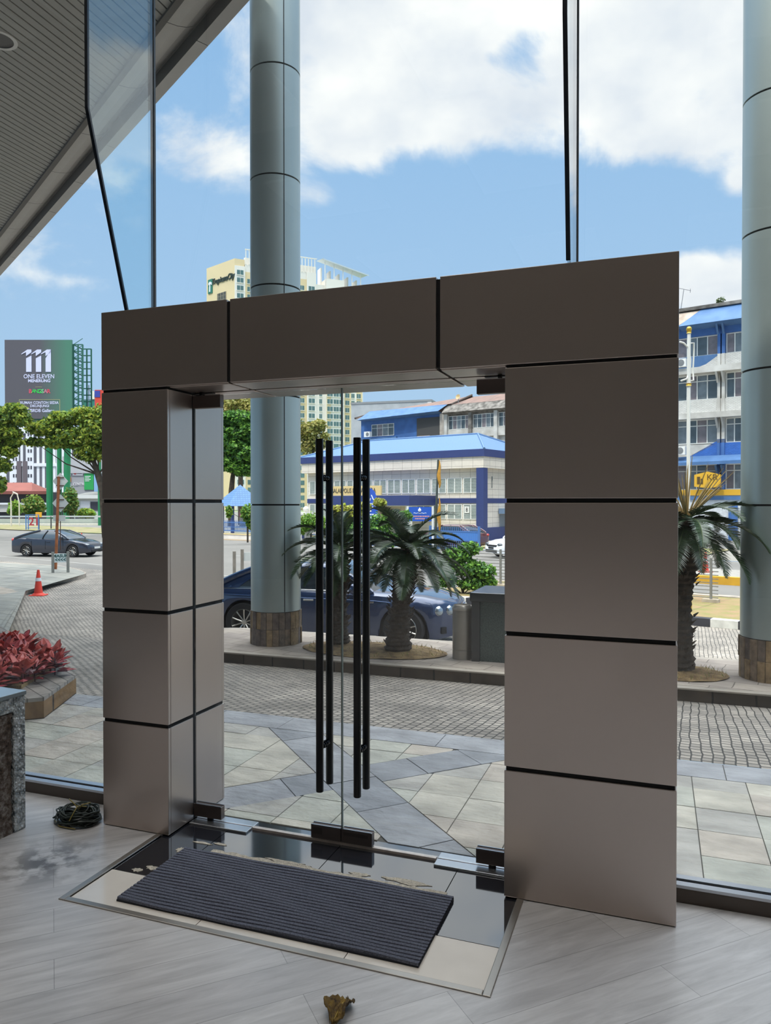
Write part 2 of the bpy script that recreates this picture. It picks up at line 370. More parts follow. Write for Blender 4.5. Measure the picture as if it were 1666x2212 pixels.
struct(MB().box(-1.985,-.99,DY-.012,DY+.012,-.01,.008).build('door_threshold',mat('pale_threshold','#c4b9b0',.4,.4,var=.1,vs=30)))
# ------------------------------------------------------------------ glass facade
dkfr = mat('brown_plinth','#4f463f',.4,.4); sil = mat('silver_channel','#b9bbc0',.3,.8)
FX1,FX2 = -2.614,-.352                        # fin positions (set out from the photo)
def facade(nm,x0,x1,zb,z1,frame=True):
    t = thing(nm,((x0+x1)/2,GY,0),None,None,kind='structure'); w=(x1-x0)/2
    MB().box(-w+.004,w-.004,-.006,.006,zb,z1).build('pane',pane,t)
    if frame:
        MB().box(-w,w,-.052,.052,0,.062).build('plinth',dkfr,t,bevel=.003)
        MB().box(-w,w,-.05,-.012,.062,.075).box(-w,w,.012,.05,.062,.075).build('channel',sil,t)
        MB().box(-w,w,-.012,.012,.062,.07).build('gasket',jnt,t)
    return t
def lpane(nm,pts,x0,x1):
    t = thing(nm,(x0,GY,0),None,None,kind='structure')
    MB().wallpoly([(x-x0,z) for x,z in pts],.012).build('pane',pane,t,loc=(0,-.006,0)); w = x1-x0
    MB().box(0,w,-.052,.052,0,.062).build('plinth',dkfr,t,bevel=.003)
    MB().box(0,w,-.05,-.012,.062,.075).box(0,w,.012,.05,.062,.075).build('channel',sil,t)
    MB().box(0,w,-.012,.012,.062,.07).build('gasket',jnt,t)
facade('window_1',-9,-4.762,.07,CEIL); facade('window_5',1.954,6,.07,CEIL)
lpane('window_2',[(-4.758,.07),(PX0-.004,.07),(PX0-.004,PH+.004),(FX1-.002,PH+.004),(FX1-.002,CEIL),(-4.758,CEIL)],-4.758,PX0-.004)
facade('window_3',FX1+.002,FX2-.002,PH+.004,CEIL,False)
lpane('window_4',[(PX1+.004,.07),(1.95,.07),(1.95,CEIL),(FX2+.002,CEIL),(FX2+.002,PH+.004),(PX1+.004,PH+.004)],PX1+.004,1.95)
fin_g = glass_mat('fin_glass',(.84,.92,.94),.12,.95)
def fin(x,z0,top_y,bot_y,lb):
    t = thing('glass_fin',(x,GY-.008,z0),lb,'glass fin'); n = 14; pr = []
    zk = 3.62-z0                              # above this the fin keeps its full depth
    pts = [(-(GY-.008-bot_y),0),(-(GY-.008-top_y),zk),(-(GY-.008-top_y),CEIL-z0)]
    p = [(0,0)]+pts+[(0,CEIL-z0)]; T=.0075
    MB().add([(-T,y,z) for y,z in p]+[(T,y,z) for y,z in p],[(0,1,2,3,4),(9,8,7,6,5)]).build('sheet',fin_g,t)
    mb = MB()
    for (a,za),(b_,zb) in zip(pts,pts[1:]): mb.add([(-T-.0015,a,za),(T+.0015,a,za),(T+.0015,b_,zb),(-T-.0015,b_,zb),(-T-.0015,a+.012,za),(T+.0015,a+.012,za),(T+.0015,b_+.012,zb),(-T-.0015,b_+.012,zb)],[(0,1,2,3),(0,3,7,4),(1,5,6,2),(4,7,6,5)])
    mb.build('front_edge',edge_d,t)
    MB().box(-.012,.012,-.006,.008,0,CEIL-z0).build('silicone_joint',mat('grey_silicone','#5d6063',.5),t)
fin(FX1,PH,2.94,3.225,'tapering glass fin above the left pillar of the portal')
fin(FX2,PH,3.02,3.16,'slim glass fin seen nearly edge-on above the right of the portal')
# ------------------------------------------------------------------ things on the floor inside
cb = thing('cable_bundle',(-2.90,3.18,0),'coil of dark green wire with a yellow tie beside the left pillar','cable')
mb = MB(); r = random.Random(3)
for k in range(26):
    R0 = r.uniform(.06,.12); z0 = .012+r.random()*.075*(1-(R0-.06)/.14); cx,cy = r.uniform(-.012,.012),r.uniform(-.012,.012)
    ph = r.random()*6.28; tl = r.uniform(-.25,.25)
    mb.tube([(cx+R0*1.1*math.cos(a), cy+R0*.75*math.sin(a), max(.006,z0+.02*tl*math.cos(a+ph)+.01*math.sin(3*a+ph))) for a in [2*math.pi*i/26 for i in range(27)]],.0042,6,caps=False)
for k in range(3): mb.tube([(-.11,.01*k,.05),(-.13,-.01,.035-.006*k),(-.135-.006*k,-.03,.012)],.004,6)
mb.build('wire_coil',mat('dark_green_wire','#26302b',.45),cb,smooth='all')
MB().tube([(.02,-.02,.08),(-.01,-.03,.115),(-.05,-.01,.118),(-.09,.03,.10)],.003,6).tube([(.02,-.02,.08),(.05,-.03,.11),(.08,.0,.115)],.003,6).tube([(.03,-.1,.05),(.02,-.03,.1),(.03,.06,.06)],.003,6).tube([(-.12,-.045,.01),(-.04,-.092,.008),(.06,-.09,.008)],.003,6).build('yellow_tie',mat('yellow_wire','#8f8040',.5),cb,smooth='all')
# rough stone-and-glass pedestal at the left edge
ped = thing('stone_pedestal',(-3.42,2.86,0),'rough pedestal of brown stone and crackled silvery glass at the left','pedestal',rz=math.radians(-4))
def rough_slab(x0,x1,y0,y1,z0,z1,n,j,seed):
    r = random.Random(seed); mb = MB(); nz = int(n*(z1-z0)/(y1-y0+x1-x0)*2)+2
    ring = []
    per = [(x0+(x1-x0)*i/n,y0) for i in range(n)]+[(x1,y0+(y1-y0)*i/n) for i in range(n)]+[(x1-(x1-x0)*i/n,y1) for i in range(n)]+[(x0,y1-(y1-y0)*i/n) for i in range(n)]
    o = 0; m = len(per); cx,cy=(x0+x1)/2,(y0+y1)/2
    for k in range(nz+1):
        z = z0+(z1-z0)*k/nz
        for (x,y) in per:
            q = 1-(r.random()*j if 0<k<nz else 0); mb.v.append((cx+(x-cx)*q, cy+(y-cy)*q, z))
    for k in range(nz):
        for i in range(m): mb.f.append((k*m+i,k*m+(i+1)%m,(k+1)*m+(i+1)%m,(k+1)*m+i)); mb.m.append(0)
    mb.f.append(tuple(nz*m+i for i in range(m))); mb.m.append(0)
    return mb
def crackle():
    m = mat('crackled_glass','#8d979c',.2,.1,spec=.9); nt=m.node_tree; L=nt.links.new; N=nt.nodes.new; b=nt.nodes['Principled BSDF']; tc=nt.nodes['Texture Coordinate']
    v=N('ShaderNodeTexVoronoi'); v.inputs['Scale'].default_value=70; L(tc.outputs['Object'],v.inputs['Vector'])
    n=N('ShaderNodeTexNoise'); n.inputs['Scale'].default_value=26; n.inputs['Detail'].default_value=8; L(tc.outputs['Object'],n.inputs['Vector'])
    r=N('ShaderNodeValToRGB'); e=r.color_ramp.elements; e[0].position=.38; e[0].color=(*lin('#6b777c'),1); e[1].position=.62; e[1].color=(*lin('#e3eaec'),1); L(n.outputs['Fac'],r.inputs[0]); L(r.outputs[0],b.inputs['Base Color'])
    bp=N('ShaderNodeBump'); bp.inputs['Strength'].default_value=.9; bp.inputs['Distance'].default_value=.02; L(v.outputs['Distance'],bp.inputs['Height']); L(bp.outputs[0],b.inputs['Normal']); return m
def rubble():
    m = mat('chipped_brown_stone','#6c5d54',.55,.1); nt=m.node_tree; L=nt.links.new; N=nt.nodes.new; b=nt.nodes['Principled BSDF']; tc=nt.nodes['Texture Coordinate']
    n=N('ShaderNodeTexNoise'); n.inputs['Scale'].default_value=30; n.inputs['Detail'].default_value=10; n.inputs['Roughness'].default_value=.75; L(tc.outputs['Object'],n.inputs['Vector'])
    r=N('ShaderNodeValToRGB'); e=r.color_ramp.elements; e[0].position=.36; e[0].color=(*lin('#3a322c'),1); e[1].position=.66; e[1].color=(*lin('#e6e2dc'),1); x=r.color_ramp.elements.new(.5); x.color=(*lin('#917f73'),1); L(n.outputs['Fac'],r.inputs[0]); L(r.outputs[0],b.inputs['Base Color'])
    bp=N('ShaderNodeBump'); bp.inputs['Strength'].default_value=1; bp.inputs['Distance'].default_value=.04; L(n.outputs['Fac'],bp.inputs['Height']); L(bp.outputs[0],b.inputs['Normal']); return m
rough_slab(-.32,.295,-.235,.115,0,.62,22,.03,4).build('stone_core',rubble(),ped)
MB().box(-.32,.30,.12,.19,0,.70).box(-.32,.30,-.24,.12,.625,.70).build('glass_casing',crackle(),ped,bevel=.004)
MB().box(-.325,.305,-.245,.195,.70,.722).build('glass_top',mat('pale_glass_top','#9aaab2',.08,.1,spec=.9),ped,bevel=.003)
# dried leaf near the camera
lf = thing('dried_leaf',W(-.155,2.48,0),'curled yellow-brown dried leaf on the grey floor near the camera','leaf',rz=math.radians(0))
mb = MB(); r = random.Random(9); nu,nv = 14,10
for i in range(nu+1):
    for j in range(nv+1):
        u=i/nu; v=j/nv-.5; wd=.085*math.sin(math.pi*min(1,u*.9+.08))**.7
        mb.v.append((v*wd+.01*math.sin(u*9), .06-u*.13, .012+.035*abs(v)*2*math.sin(u*3)+.007*math.sin(u*23+v*9)+.005*math.cos(v*30)))
for i in range(nu):
    for j in range(nv): a=i*(nv+1)+j; mb.f.append((a,a+1,a+nv+2,a+nv+1)); mb.m.append(0)
for v_ in mb.v: pass
ob = mb.build('blade',mat('dried_leaf_skin','#8a6f2c',.7,col2='#2b1a10',vs=38,bump=.5,bs=60),lf,smooth='all')
sd = ob.modifiers.new('thick','SOLIDIFY'); sd.thickness=.0012
MB().tube([(.0,.058,.012),(.002,.0,.02),(.008,-.06,.018)],.0018,6).build('midrib',mat('leaf_rib','#b09a4a',.6),lf,smooth='all')
# ------------------------------------------------------------------ ground outside
NX,NY = -math.sin(STREET), math.cos(STREET)
def clip(poly, a, b, c):                       # keep a*x+b*y <= c
    out = []
    for i,p in enumerate(poly):
        q = poly[(i+1)%len(poly)]; dp = a*p[0]+b*p[1]-c; dq = a*q[0]+b*q[1]-c
        if dp <= 0: out.append(p)
        if (dp < 0 < dq) or (dq < 0 < dp):
            t = dp/(dp-dq); out.append((p[0]+(q[0]-p[0])*t, p[1]+(q[1]-p[1])*t))
    return out
def shrink(poly, d):
    n = len(poly)
    if n < 3: return []
    out = poly
    ar = sum(poly[i][0]*poly[(i+1)%n][1]-poly[(i+1)%n][0]*poly[i][1] for i in range(n))
    if abs(ar) < .004: return []
    for i in range(n):
        p,q = poly[i],poly[(i+1)%n]; ex,ey = q[0]-p[0],q[1]-p[1]; l = math.hypot(ex,ey)
        if l < 1e-4: continue
        s = 1 if ar>0 else -1; a,b = s*ey/l,-s*ex/l
        out = clip(out,a,b,a*p[0]+b*p[1]-d)
        if len(out) < 3: return []
    return out
slate = [mat('slate_%s'%k,c,.58,var=.24,vs=3.2,bump=1.0,bs=11,spec=.45,detail=12,stretch=(1,1.7,1)) for k,c in (('buff','#b8b2a4'),('green','#aeada1'),('grey','#a9a59d'),('warm','#b4aa9d'),('blue','#96979a'),('blue_dark','#898b8f'))]
grout = mat('dark_grout','#5e5c57',.9)
tb = MB(); r = random.Random(21); TZ = 0.0
def slab(poly, mi):
    q = shrink(poly,.0028)
    if len(q) > 2: tb.prism(q,-.05,TZ+r.uniform(-.0015,.0015),mi)
regs = [lambda p: clip(clip(p,1,1,2.25),-1,1,5.86) , lambda p: clip(clip(p,1,1,2.25),1,-1,-6.30), lambda p: clip(clip(p,-1,-1,-2.70),-1,1,5.86), lambda p: clip(clip(p,-1,-1,-2.70),1,-1,-6.30)]
T = .305
for i in range(-40,30):
    for j in range(0,6):
        x0,y0 = .2+i*T, 3.60+j*T-T
        sq = [(x0,max(3.52,y0)),(x0+T,max(3.52,y0)),(x0+T,min(5.02,y0+T)),(x0,min(5.02,y0+T))]
        if sq[2][1]-sq[0][1] < .01: continue
        for k,rg in enumerate(regs):
            q = rg(sq)
            if len(q) > 2: slab(q, r.choice((0,0,0,1,1,2,2,3)))
def band(px_,py_,dx,dy,t0,t1,step,wd,reg):
    t = t0; nx,ny = -dy,dx
    while t < t1:
        e = min(t1,t+step*r.uniform(.85,1.15))
        q = [(px_+dx*t,py_+dy*t),(px_+dx*e,py_+dy*e),(px_+dx*e+nx*wd,py_+dy*e+ny*wd),(px_+dx*t+nx*wd,py_+dy*t+ny*wd)]
        q = clip(clip(q,0,1,5.02),0,-1,-3.52)
        for f in reg(q) if reg else [q]:
            if len(f) > 2: slab(f, r.choice((4,4,5)))
        t = e
k2 = math.sqrt(.5)
band(-3.2,5.45,k2,-k2,0,3.2,.5,.318,None)
# the second band runs under the first: only its two outer stretches are laid
band(-3.0,2.86,k2,k2,0,4,.45,.311,lambda q:[clip(q,1,1,2.25),clip(q,-1,-1,-2.70)])
x = -12
while x < 9:
    e = x+.62; slab([(x,5.02),(e,5.02),(e,5.32),(x,5.32)], r.choice((4,4,5))); x = e
ob = tb.build('slate_terrace',slate); struct(ob); tag(ob,'slate slab terrace with crossing blue-grey bands outside the doors','terrace')
struct(MB().box(-12,9,3.512,5.33,-.4,-.006).build('terrace_bed',grout))
setts = brick_mat('grey_setts','#a79e92','#8b847b','#3d3a36',.056,.070,.0058,sc=(1,.55,1),rot=math.radians(94),rough=.72,wob=.055,bump=.9,var=.34,vs=1.3)
mb = MB(); ys = [5.32,6.2,7.2,8.2,9.2,10,10.8,11.6,13,15,16.5,18,20,24,30,40]
for a,b_ in zip(ys,ys[1:]):
    x = -42
    while x < 26:
        q = clip([(x,a),(x+4,a),(x+4,b_),(x,b_)],NX,NY,17.6)
        if len(q) > 2: mb.add([(p[0],p[1],terr(p[1])) for p in q],[tuple(range(len(q)))])
        x += 4
struct(mb.build('cobbled_driveway',setts))
def strip(nm,n0,n1,z,m,u0=-150,u1=70):        # a band of ground along the street
    ux,uy = math.cos(STREET),math.sin(STREET); mb = MB(); st=10; u=u0
    while u<u1:
        e=u+st; mb.add([(ux*a+NX*b_,uy*a+NY*b_,z) for a,b_ in ((u,n0),(e,n0),(e,n1),(u,n1))],[(0,1,2,3)]); u=e
    return struct(mb.build(nm,m))
asph = mat('pale_asphalt','#716e69',.9,var=.1,vs=.35,bump=.2,bs=30)
strip('road',17.6,38.2,-1.05,asph)
strip('highway',47,160,-1.04,mat('highway_surface','#74726d',.9,var=.08,vs=.2),-260,160)
grassy = mat('dry_verge_grass','#6e7440',.95,col2='#94866a',vs=.9,bump=.6,bs=20)
strip('compound_yard',38.2,47,-1.03,mat('yard_concrete','#827d74',.9,var=.08,vs=.5),-14,70)
strip('far_verge',38.2,47,-.98,grassy,-150,-14)
struct(MB().box(-400,400,60,700,-1.6,-1.2).build('far_ground',mat('far_ground_green','#7c8765',.95)))
mb = MB(); ux,uy=math.cos(STREET),math.sin(STREET)
for k in range(26):                            # white lane dashes
    u=-70+k*5; mb.add([(ux*a+NX*b_,uy*a+NY*b_,-1.045) for a,b_ in ((u,26.6),(u+2.2,26.6),(u+2.2,26.75),(u,26.75))],[(0,1,2,3)])
for n_ in (19.0,37.4): mb.add([(ux*a+NX*b_,uy*a+NY*b_,-1.045) for a,b_ in ((-70,n_),(50,n_),(50,n_+.13),(-70,n_+.13))],[(0,1,2,3)])
struct(mb.build('road_markings',mat('road_paint','#9a9892',.7)))
# island kerb with columns and palms
conc = mat('weathered_kerb','#9b9184',.85,var=.22,vs=4,bump=.5,bs=25)
isl_top = brick_mat('island_paving','#b3a698','#a0948a','#6f665c',.42,.3,.006,rot=math.radians(12),rough=.8,wob=.1,bump=.3,var=.3,vs=2.5)
stoneface = brick_mat('kerb_facing','#6a5b4c','#4a4138','#26221e',.42,.4,.010,rough=.8,vert=True,wob=.06,bump=.5,var=.35,vs=5)
IYa,IYb,IZ = 8.28,10.02,-.2
def isl_poly(i):
    p = [(6.5,IYa+i),(6.5,IYb-i)]
    rr = (IYb-IYa)/2-i; cx,cy = -5.7,(IYa+IYb)/2
    return p+[(cx-rr*1.2*math.sin(math.pi*k/16),cy+rr*math.cos(math.pi*k/16)) for k in range(17)]
isl = thing('traffic_island',(0,0,0),'raised stone-faced island carrying the columns and sago palms','island',kind='structure')
mb = MB(); mb.prism(isl_poly(.02)[::1],lambda p:terr(p[1])-.1,IZ-.018,0); mb.build('kerb_face',stoneface,isl)
MB().prism(isl_poly(0),IZ-.018,IZ-.002,0).build('kerb_coping',mat('kerb_coping','#a79d90',.8,var=.18,vs=3,bump=.3),isl)
MB().prism(isl_poly(.12),IZ-.03,IZ,0).build('paving',isl_top,isl)
soil = mat('dry_soil','#6e5538',.95,col2='#a98f63',vs=9,bump=1,bs=40)
for nm,cx,cy,rx,ry,lb in (('soil_bed',-3.45,9.02,.98,.52,'dry oval soil bed under the two central palms'),('soil_bed',.24,8.98,.50,.42,'dry oval soil bed under the right palm')):
    t = thing(nm,(cx,cy,IZ),lb,'soil bed'); mb = MB(); n=40; rr=random.Random(4)
    for i in range(7):
        q=1-i/7
        for k in range(n): a=6.283*k/n; mb.v.append((rx*q*math.cos(a),ry*q*math.sin(a),.004+.05*(1-q*q)+rr.uniform(0,.012)))
    for i in range(6):
        for k in range(n): mb.f.append((i*n+k,i*n+(k+1)%n,(i+1)*n+(k+1)%n,(i+1)*n+k)); mb.m.append(0)
    mb.f.append(tuple(6*n+k for k in range(n))); mb.m.append(0)
    mb.build('soil',soil,t,smooth='all')
    g_ = MB()
    for k in range(260):
        a=rr.random()*6.28; q=rr.random()**.5*.95; x,y=rx*q*math.cos(a),ry*q*math.sin(a); l=rr.uniform(.02,.055); d=rr.random()*6.28
        g_.add([(x,y,.02),(x+.006,y+.004,.02),(x+l*.6*math.cos(d),y+l*.6*math.sin(d),.04+l*.7)],[(0,1,2)],rr.choice((0,0,1)))
    o=g_.build('dead_grass',[mat('straw','#b59a63',.9),mat('weed_green','#6f8a3a',.8)],t); o['kind']='stuff'
# columns
colm = mat('brushed_column_panel','#a4b0ae',.36,.45,var=.03,vs=2,spec=.6)
def stone_base():
    return brick_mat('column_stone','#a08a70','#766558','#4c4137',.40,.105,.008,rot=math.pi/2,rough=.75,bump=.6,var=.5,vs=9,wob=.015,vert=False)
def column(x,lb):
    t = thing('column',(x,9.11,IZ),lb,'column',group=None)
    n=48; R0=.345
    # vertical stone strips in two courses
    rr = random.Random(int(x*10)); mb = MB(); ns=26
    for cz in range(2):
        z0,z1 = .0+cz*.222,.218+cz*.226
        for k in range(ns):
            a0=6.283*(k+.04)/ns; a1=6.283*(k+.96)/ns; q=R0+rr.uniform(-.006,.01); mi=rr.randrange(4)
            P=[(q*math.cos(a),q*math.sin(a)) for a in (a0,(a0+a1)/2,a1)]; I=[(.31*math.cos(a),.31*math.sin(a)) for a in (a1,a0)]
            mb.prism(P+I,z0,z1,mi)
    mb.lathe([(.325,0),(.325,.44)],n,mi=4)
    mb.build('stone_base',[mat('strip_stone_a','#8d7a66',.8,var=.3,vs=14,bump=.6),mat('strip_stone_b','#786a5e',.8,var=.3,vs=14,bump=.6),mat('strip_stone_c','#9c8360',.8,var=.3,vs=14,bump=.6),mat('strip_stone_d','#6d6058',.8,var=.3,vs=14,bump=.6),mat('stone_mortar','#4a4038',.9)],t)
    z = .452; R1=.338
    js=[1.69,3.14,4.60,6.05,7.50,9.0]
    for zz in js:
        z2=zz-IZ
        MB().lathe([(R1,z),(R1,z2-.022)],64).build('cladding_ring',colm,t,smooth=True); MB().lathe([(R1-.015,z2-.03),(R1-.015,z2+.01)],64,caps=False).build('shadow_joint',jnt,t); z=z2
    M=Matrix.Rotation(math.radians(-42 if x<0 else -100),4,'Z')
    MB().box(R1-.012,R1+.0012,-.006,.006,.455,9.1,M=M).build('vertical_seam',jnt,t)
column(-4.91,'round grey metal column seen through the middle of the doorway'); column(1.19,'round grey metal column cut off by the right edge of the view')
# ------------------------------------------------------------------ sago palms
pal_g = mat('sago_leaf','#34492c',.34,var=.3,vs=8,spec=.6); pal_t = mat('sago_stalk','#a88f5c',.6,var=.2,vs=10)
trk = mat('sago_trunk','#3a3129',.9,col2='#55493d',vs=14,bump=.9,bs=30)
def frond_mesh(L,e0,droop,seed,nl=46,lw=.017,ll=.20):
    r=random.Random(seed); mb=MB(); pts=[]; x=z=0; n=18; e=e0
    for i in range(n+1):
        pts.append(Vector((x,0,z))); s=L/n; x+=s*math.cos(e); z+=s*math.sin(e); e-=droop/n*(.5+1.0*i/n)
    mb.tube(pts,[.009*(1-.8*i/n)+.001 for i in range(n+1)],5,mi=1)
    for i in range(nl):
        t=.12+.87*i/(nl-1); f=t*n; k=min(n-1,int(f)); p=pts[k].lerp(pts[k+1],f-k); d=(pts[k+1]-pts[k]).normalized(); up=Vector((0,1,0)).cross(d)*-1
        prof=(math.sin(math.pi*min(1,(t*.86+.13)))**.6); l=ll*prof*r.uniform(.9,1.1)
        for s in (-1,1):
            o=(Vector((0,s,0))*.86+d*(.45+.35*t)+up*(.28+r.uniform(-.06,.06))).normalized(); a=d*lw*.5
            tip=p+o*l-Vector((0,0,.12*l)); mid=p+o*l*.55
            mb.add([p-a,p+a,mid+a*1.1,tip,mid-a*1.1],[(0,1,2,3,4)],0)
    me=mb.build('frond',[pal_g,mat('sago_rachis','#5a6a3c',.5)]); return me
protos=[]
for k,(e0,dr) in enumerate(((1.15,1.5),(.8,1.55),(.45,1.5),(.1,1.3),(-.3,1.0))): protos.append(frond_mesh(1.0,e0,dr,k))
def palm(loc,h,r0,lean,lb,scale,counts,stalks=0,seed=1):
    t=thing('sago_palm',loc,lb,'palm tree',group=None); rr=random.Random(seed); mb=MB(); pr=[]; n=26
    for i in range(n*2+1):
        z=h*i/(n*2); q=r0*(1.22-.34*min(1,i/12) if i<12 else .88+.12*math.sin(i*.2))*(1.07 if i%2 else .93); pr.append((q,z))
    o=len(mb.v); mb.lathe(pr,18,jag=.07); mb.v=[(x+lean[0]*(z/h)**1.5,y+lean[1]*(z/h)**1.5,z) for x,y,z in mb.v]
    # old leaf bases
    for i in range(150):
        z=h*rr.random(); a=rr.random()*6.283; q=r0*.95; c=Vector((q*math.cos(a)+lean[0]*(z/h)**1.5,q*math.sin(a)+lean[1]*(z/h)**1.5,z)); d=Vector((math.cos(a),math.sin(a),.6)); w=Vector((-math.sin(a),math.cos(a),0))*.022
        mb.add([c-w,c+w,c+d*.05+w*.4,c+d*.05-w*.4,c+Vector((0,0,-.03))],[(0,1,2,3),(4,1,0),(4,0,3),(4,3,2),(4,2,1)])
    mb.build('trunk',trk,t)
    top=Vector((lean[0],lean[1],h-.02))
    for k,c in enumerate(counts):
        for i in range(c):
            f=protos[k].copy(); COL.objects.link(f); f.parent=t; f.location=top+Vector((0,0,.02*(2-k)))
            s=scale*rr.uniform(.85,1.12); f.scale=(s,s,s); f.rotation_euler=(rr.uniform(-.2,.2),rr.uniform(-.12,.12),6.283*(i+.5*(k%2)+rr.uniform(-.3,.3))/c)
    for i in range(stalks):
        a=rr.random()*6.28; e=rr.uniform(.25,.75) if i%3 else rr.uniform(.7,1.1); d=Vector((math.cos(a)*math.sin(e),math.sin(a)*math.sin(e),math.cos(e))); l=rr.uniform(.5,.8)
        mb=MB(); mb.tube([top,top+d*l*.5,top+d*l-Vector((0,0,.02))],[.011,.008,.003],5)
        for q in range(10):
            p=top+d*l*(.72+.03*q); w=d.orthogonal().normalized()*.02; mb.add([p-w*.1,p+w*.1,p+w+d*.03],[(0,1,2)]); mb.add([p-w*.1,p+w*.1,p-w+d*.03],[(0,1,2)])
        mb.build('bare_stalk',pal_t,t)
    return t
palm((-3.10,8.97,IZ),1.32,.148,(.13,.02),'sago palm with dark trunk just right of the door handles',.84,(3,7,11,13,11),0,2)
palm((-3.98,9.12,IZ),1.30,.125,(.02,0),'sago palm standing behind the door handles',.76,(3,6,9,9,6),0,3)
palm((.20,9.02,IZ),1.74,.165,(.1,.03),'sago palm with bare tan stalks beside the right column',.90,(0,0,6,12,15),30,5)
for p in protos: bpy.data.objects.remove(p)
# ------------------------------------------------------------------ bin and granite sign base on the island
t=thing('litter_bin',(-2.252,8.93,IZ),'brushed metal cylindrical litter bin beside the granite block','litter bin'); bm_=mat('bin_metal','#9a948c',.4,.5,var=.08,vs=5)
MB().lathe([(.118,0),(.118,.11),(.114,.112),(.114,.12)],40).build('base_ring',bm_,t,smooth=True)
MB().lathe([(.118,.122),(.118,.60)],40).build('body',bm_,t,smooth=True)
MB().lathe([(.122,.60),(.124,.615),(.122,.63),(.10,.66),(.098,.645),(.08,.64)],40).build('lid',mat('bin_lid','#b5aea4',.35,.6),t,smooth=True)
t=thing('granite_block',(-1.605,9.2,IZ),'dark granite-clad block with a black coping beside the litter bin','sign base')
gr=mat('speckled_granite','#566560',.35,col2='#2e3a39',vs=75,detail=6); bg=mat('black_polished_granite','#20262a',.15,var=.2,vs=60,spec=.8)
MB().box(-.40,.55,-.36,.36,0,.72).build('granite_face',gr,t); MB().box(-.50,-.40,-.40,.40,0,.72).build('corner_pier',bg,t,bevel=.004); MB().box(.55,.62,-.40,.40,0,.72).build('corner_pier',bg,t,bevel=.004); MB().box(-.52,.64,-.42,.42,.72,.83).build('coping',bg,t,bevel=.015)
# ------------------------------------------------------------------ cars
def wheel(t,x,y,r,wd,side,nsp,rimm,lb=None):
    w=bpy.data.objects.new('wheel',None); COL.objects.link(w); w.parent=t; w.location=(x,y,r)
    M=Matrix.Rotation(-side*math.pi/2,4,'X'); h=wd/2; k=.70*r
    MB().lathe([(k,-h),(r*.93,-h),(r*.985,-h*.8),(r,-h*.4),(r,h*.4),(r*.985,h*.8),(r*.93,h),(k,h*.96),(k,-h)],40,M=M,caps=False).build('tyre',mat('tyre_rubber','#17171a',.85),w,smooth=True)
    mb=MB(); mb.lathe([(k*.99,-h*.9),(k*.99,h*.85),(k*.93,h*.95),(k*.90,h*.7),(k*.9,-h*.9)],40,M=M,caps=False); mb.lathe([(.0001,h*.75),(k*.17,h*.72),(k*.2,h*.5)],20,M=M,caps=False)
    for i in range(nsp):
        for s in (-.13,.13):
            a=6.283*i/nsp; B=M@Matrix.Rotation(a,4,'Z')
            p0=B@Vector((k*.14,k*s*.4,h*.55)); p1=B@Vector((k*.6,k*s*1.5,h*.72)); p2=B@Vector((k*.93,k*s*2.2,h*.75)); mb.tube([p0,p1,p2],[k*.055,k*.05,k*.06],6)
    mb.build('rim',rimm,w,smooth=True)
    MB().lathe([(k*.9,-h*.3),(.0001,-h*.3)],24,M=M,caps=False).build('brake_disc',mat('brake_grey','#2b2b2e',.5,.6),w)
def interp(tab,x):
    if x<=tab[0][0]: return tab[0][1]
    for (a,za),(b,zb) in zip(tab,tab[1:]):
        if x<=b: u=(x-a)/(b-a); u=u*u*(3-2*u)*.35+u*.65; return za+(zb-za)*u
    return tab[-1][1]
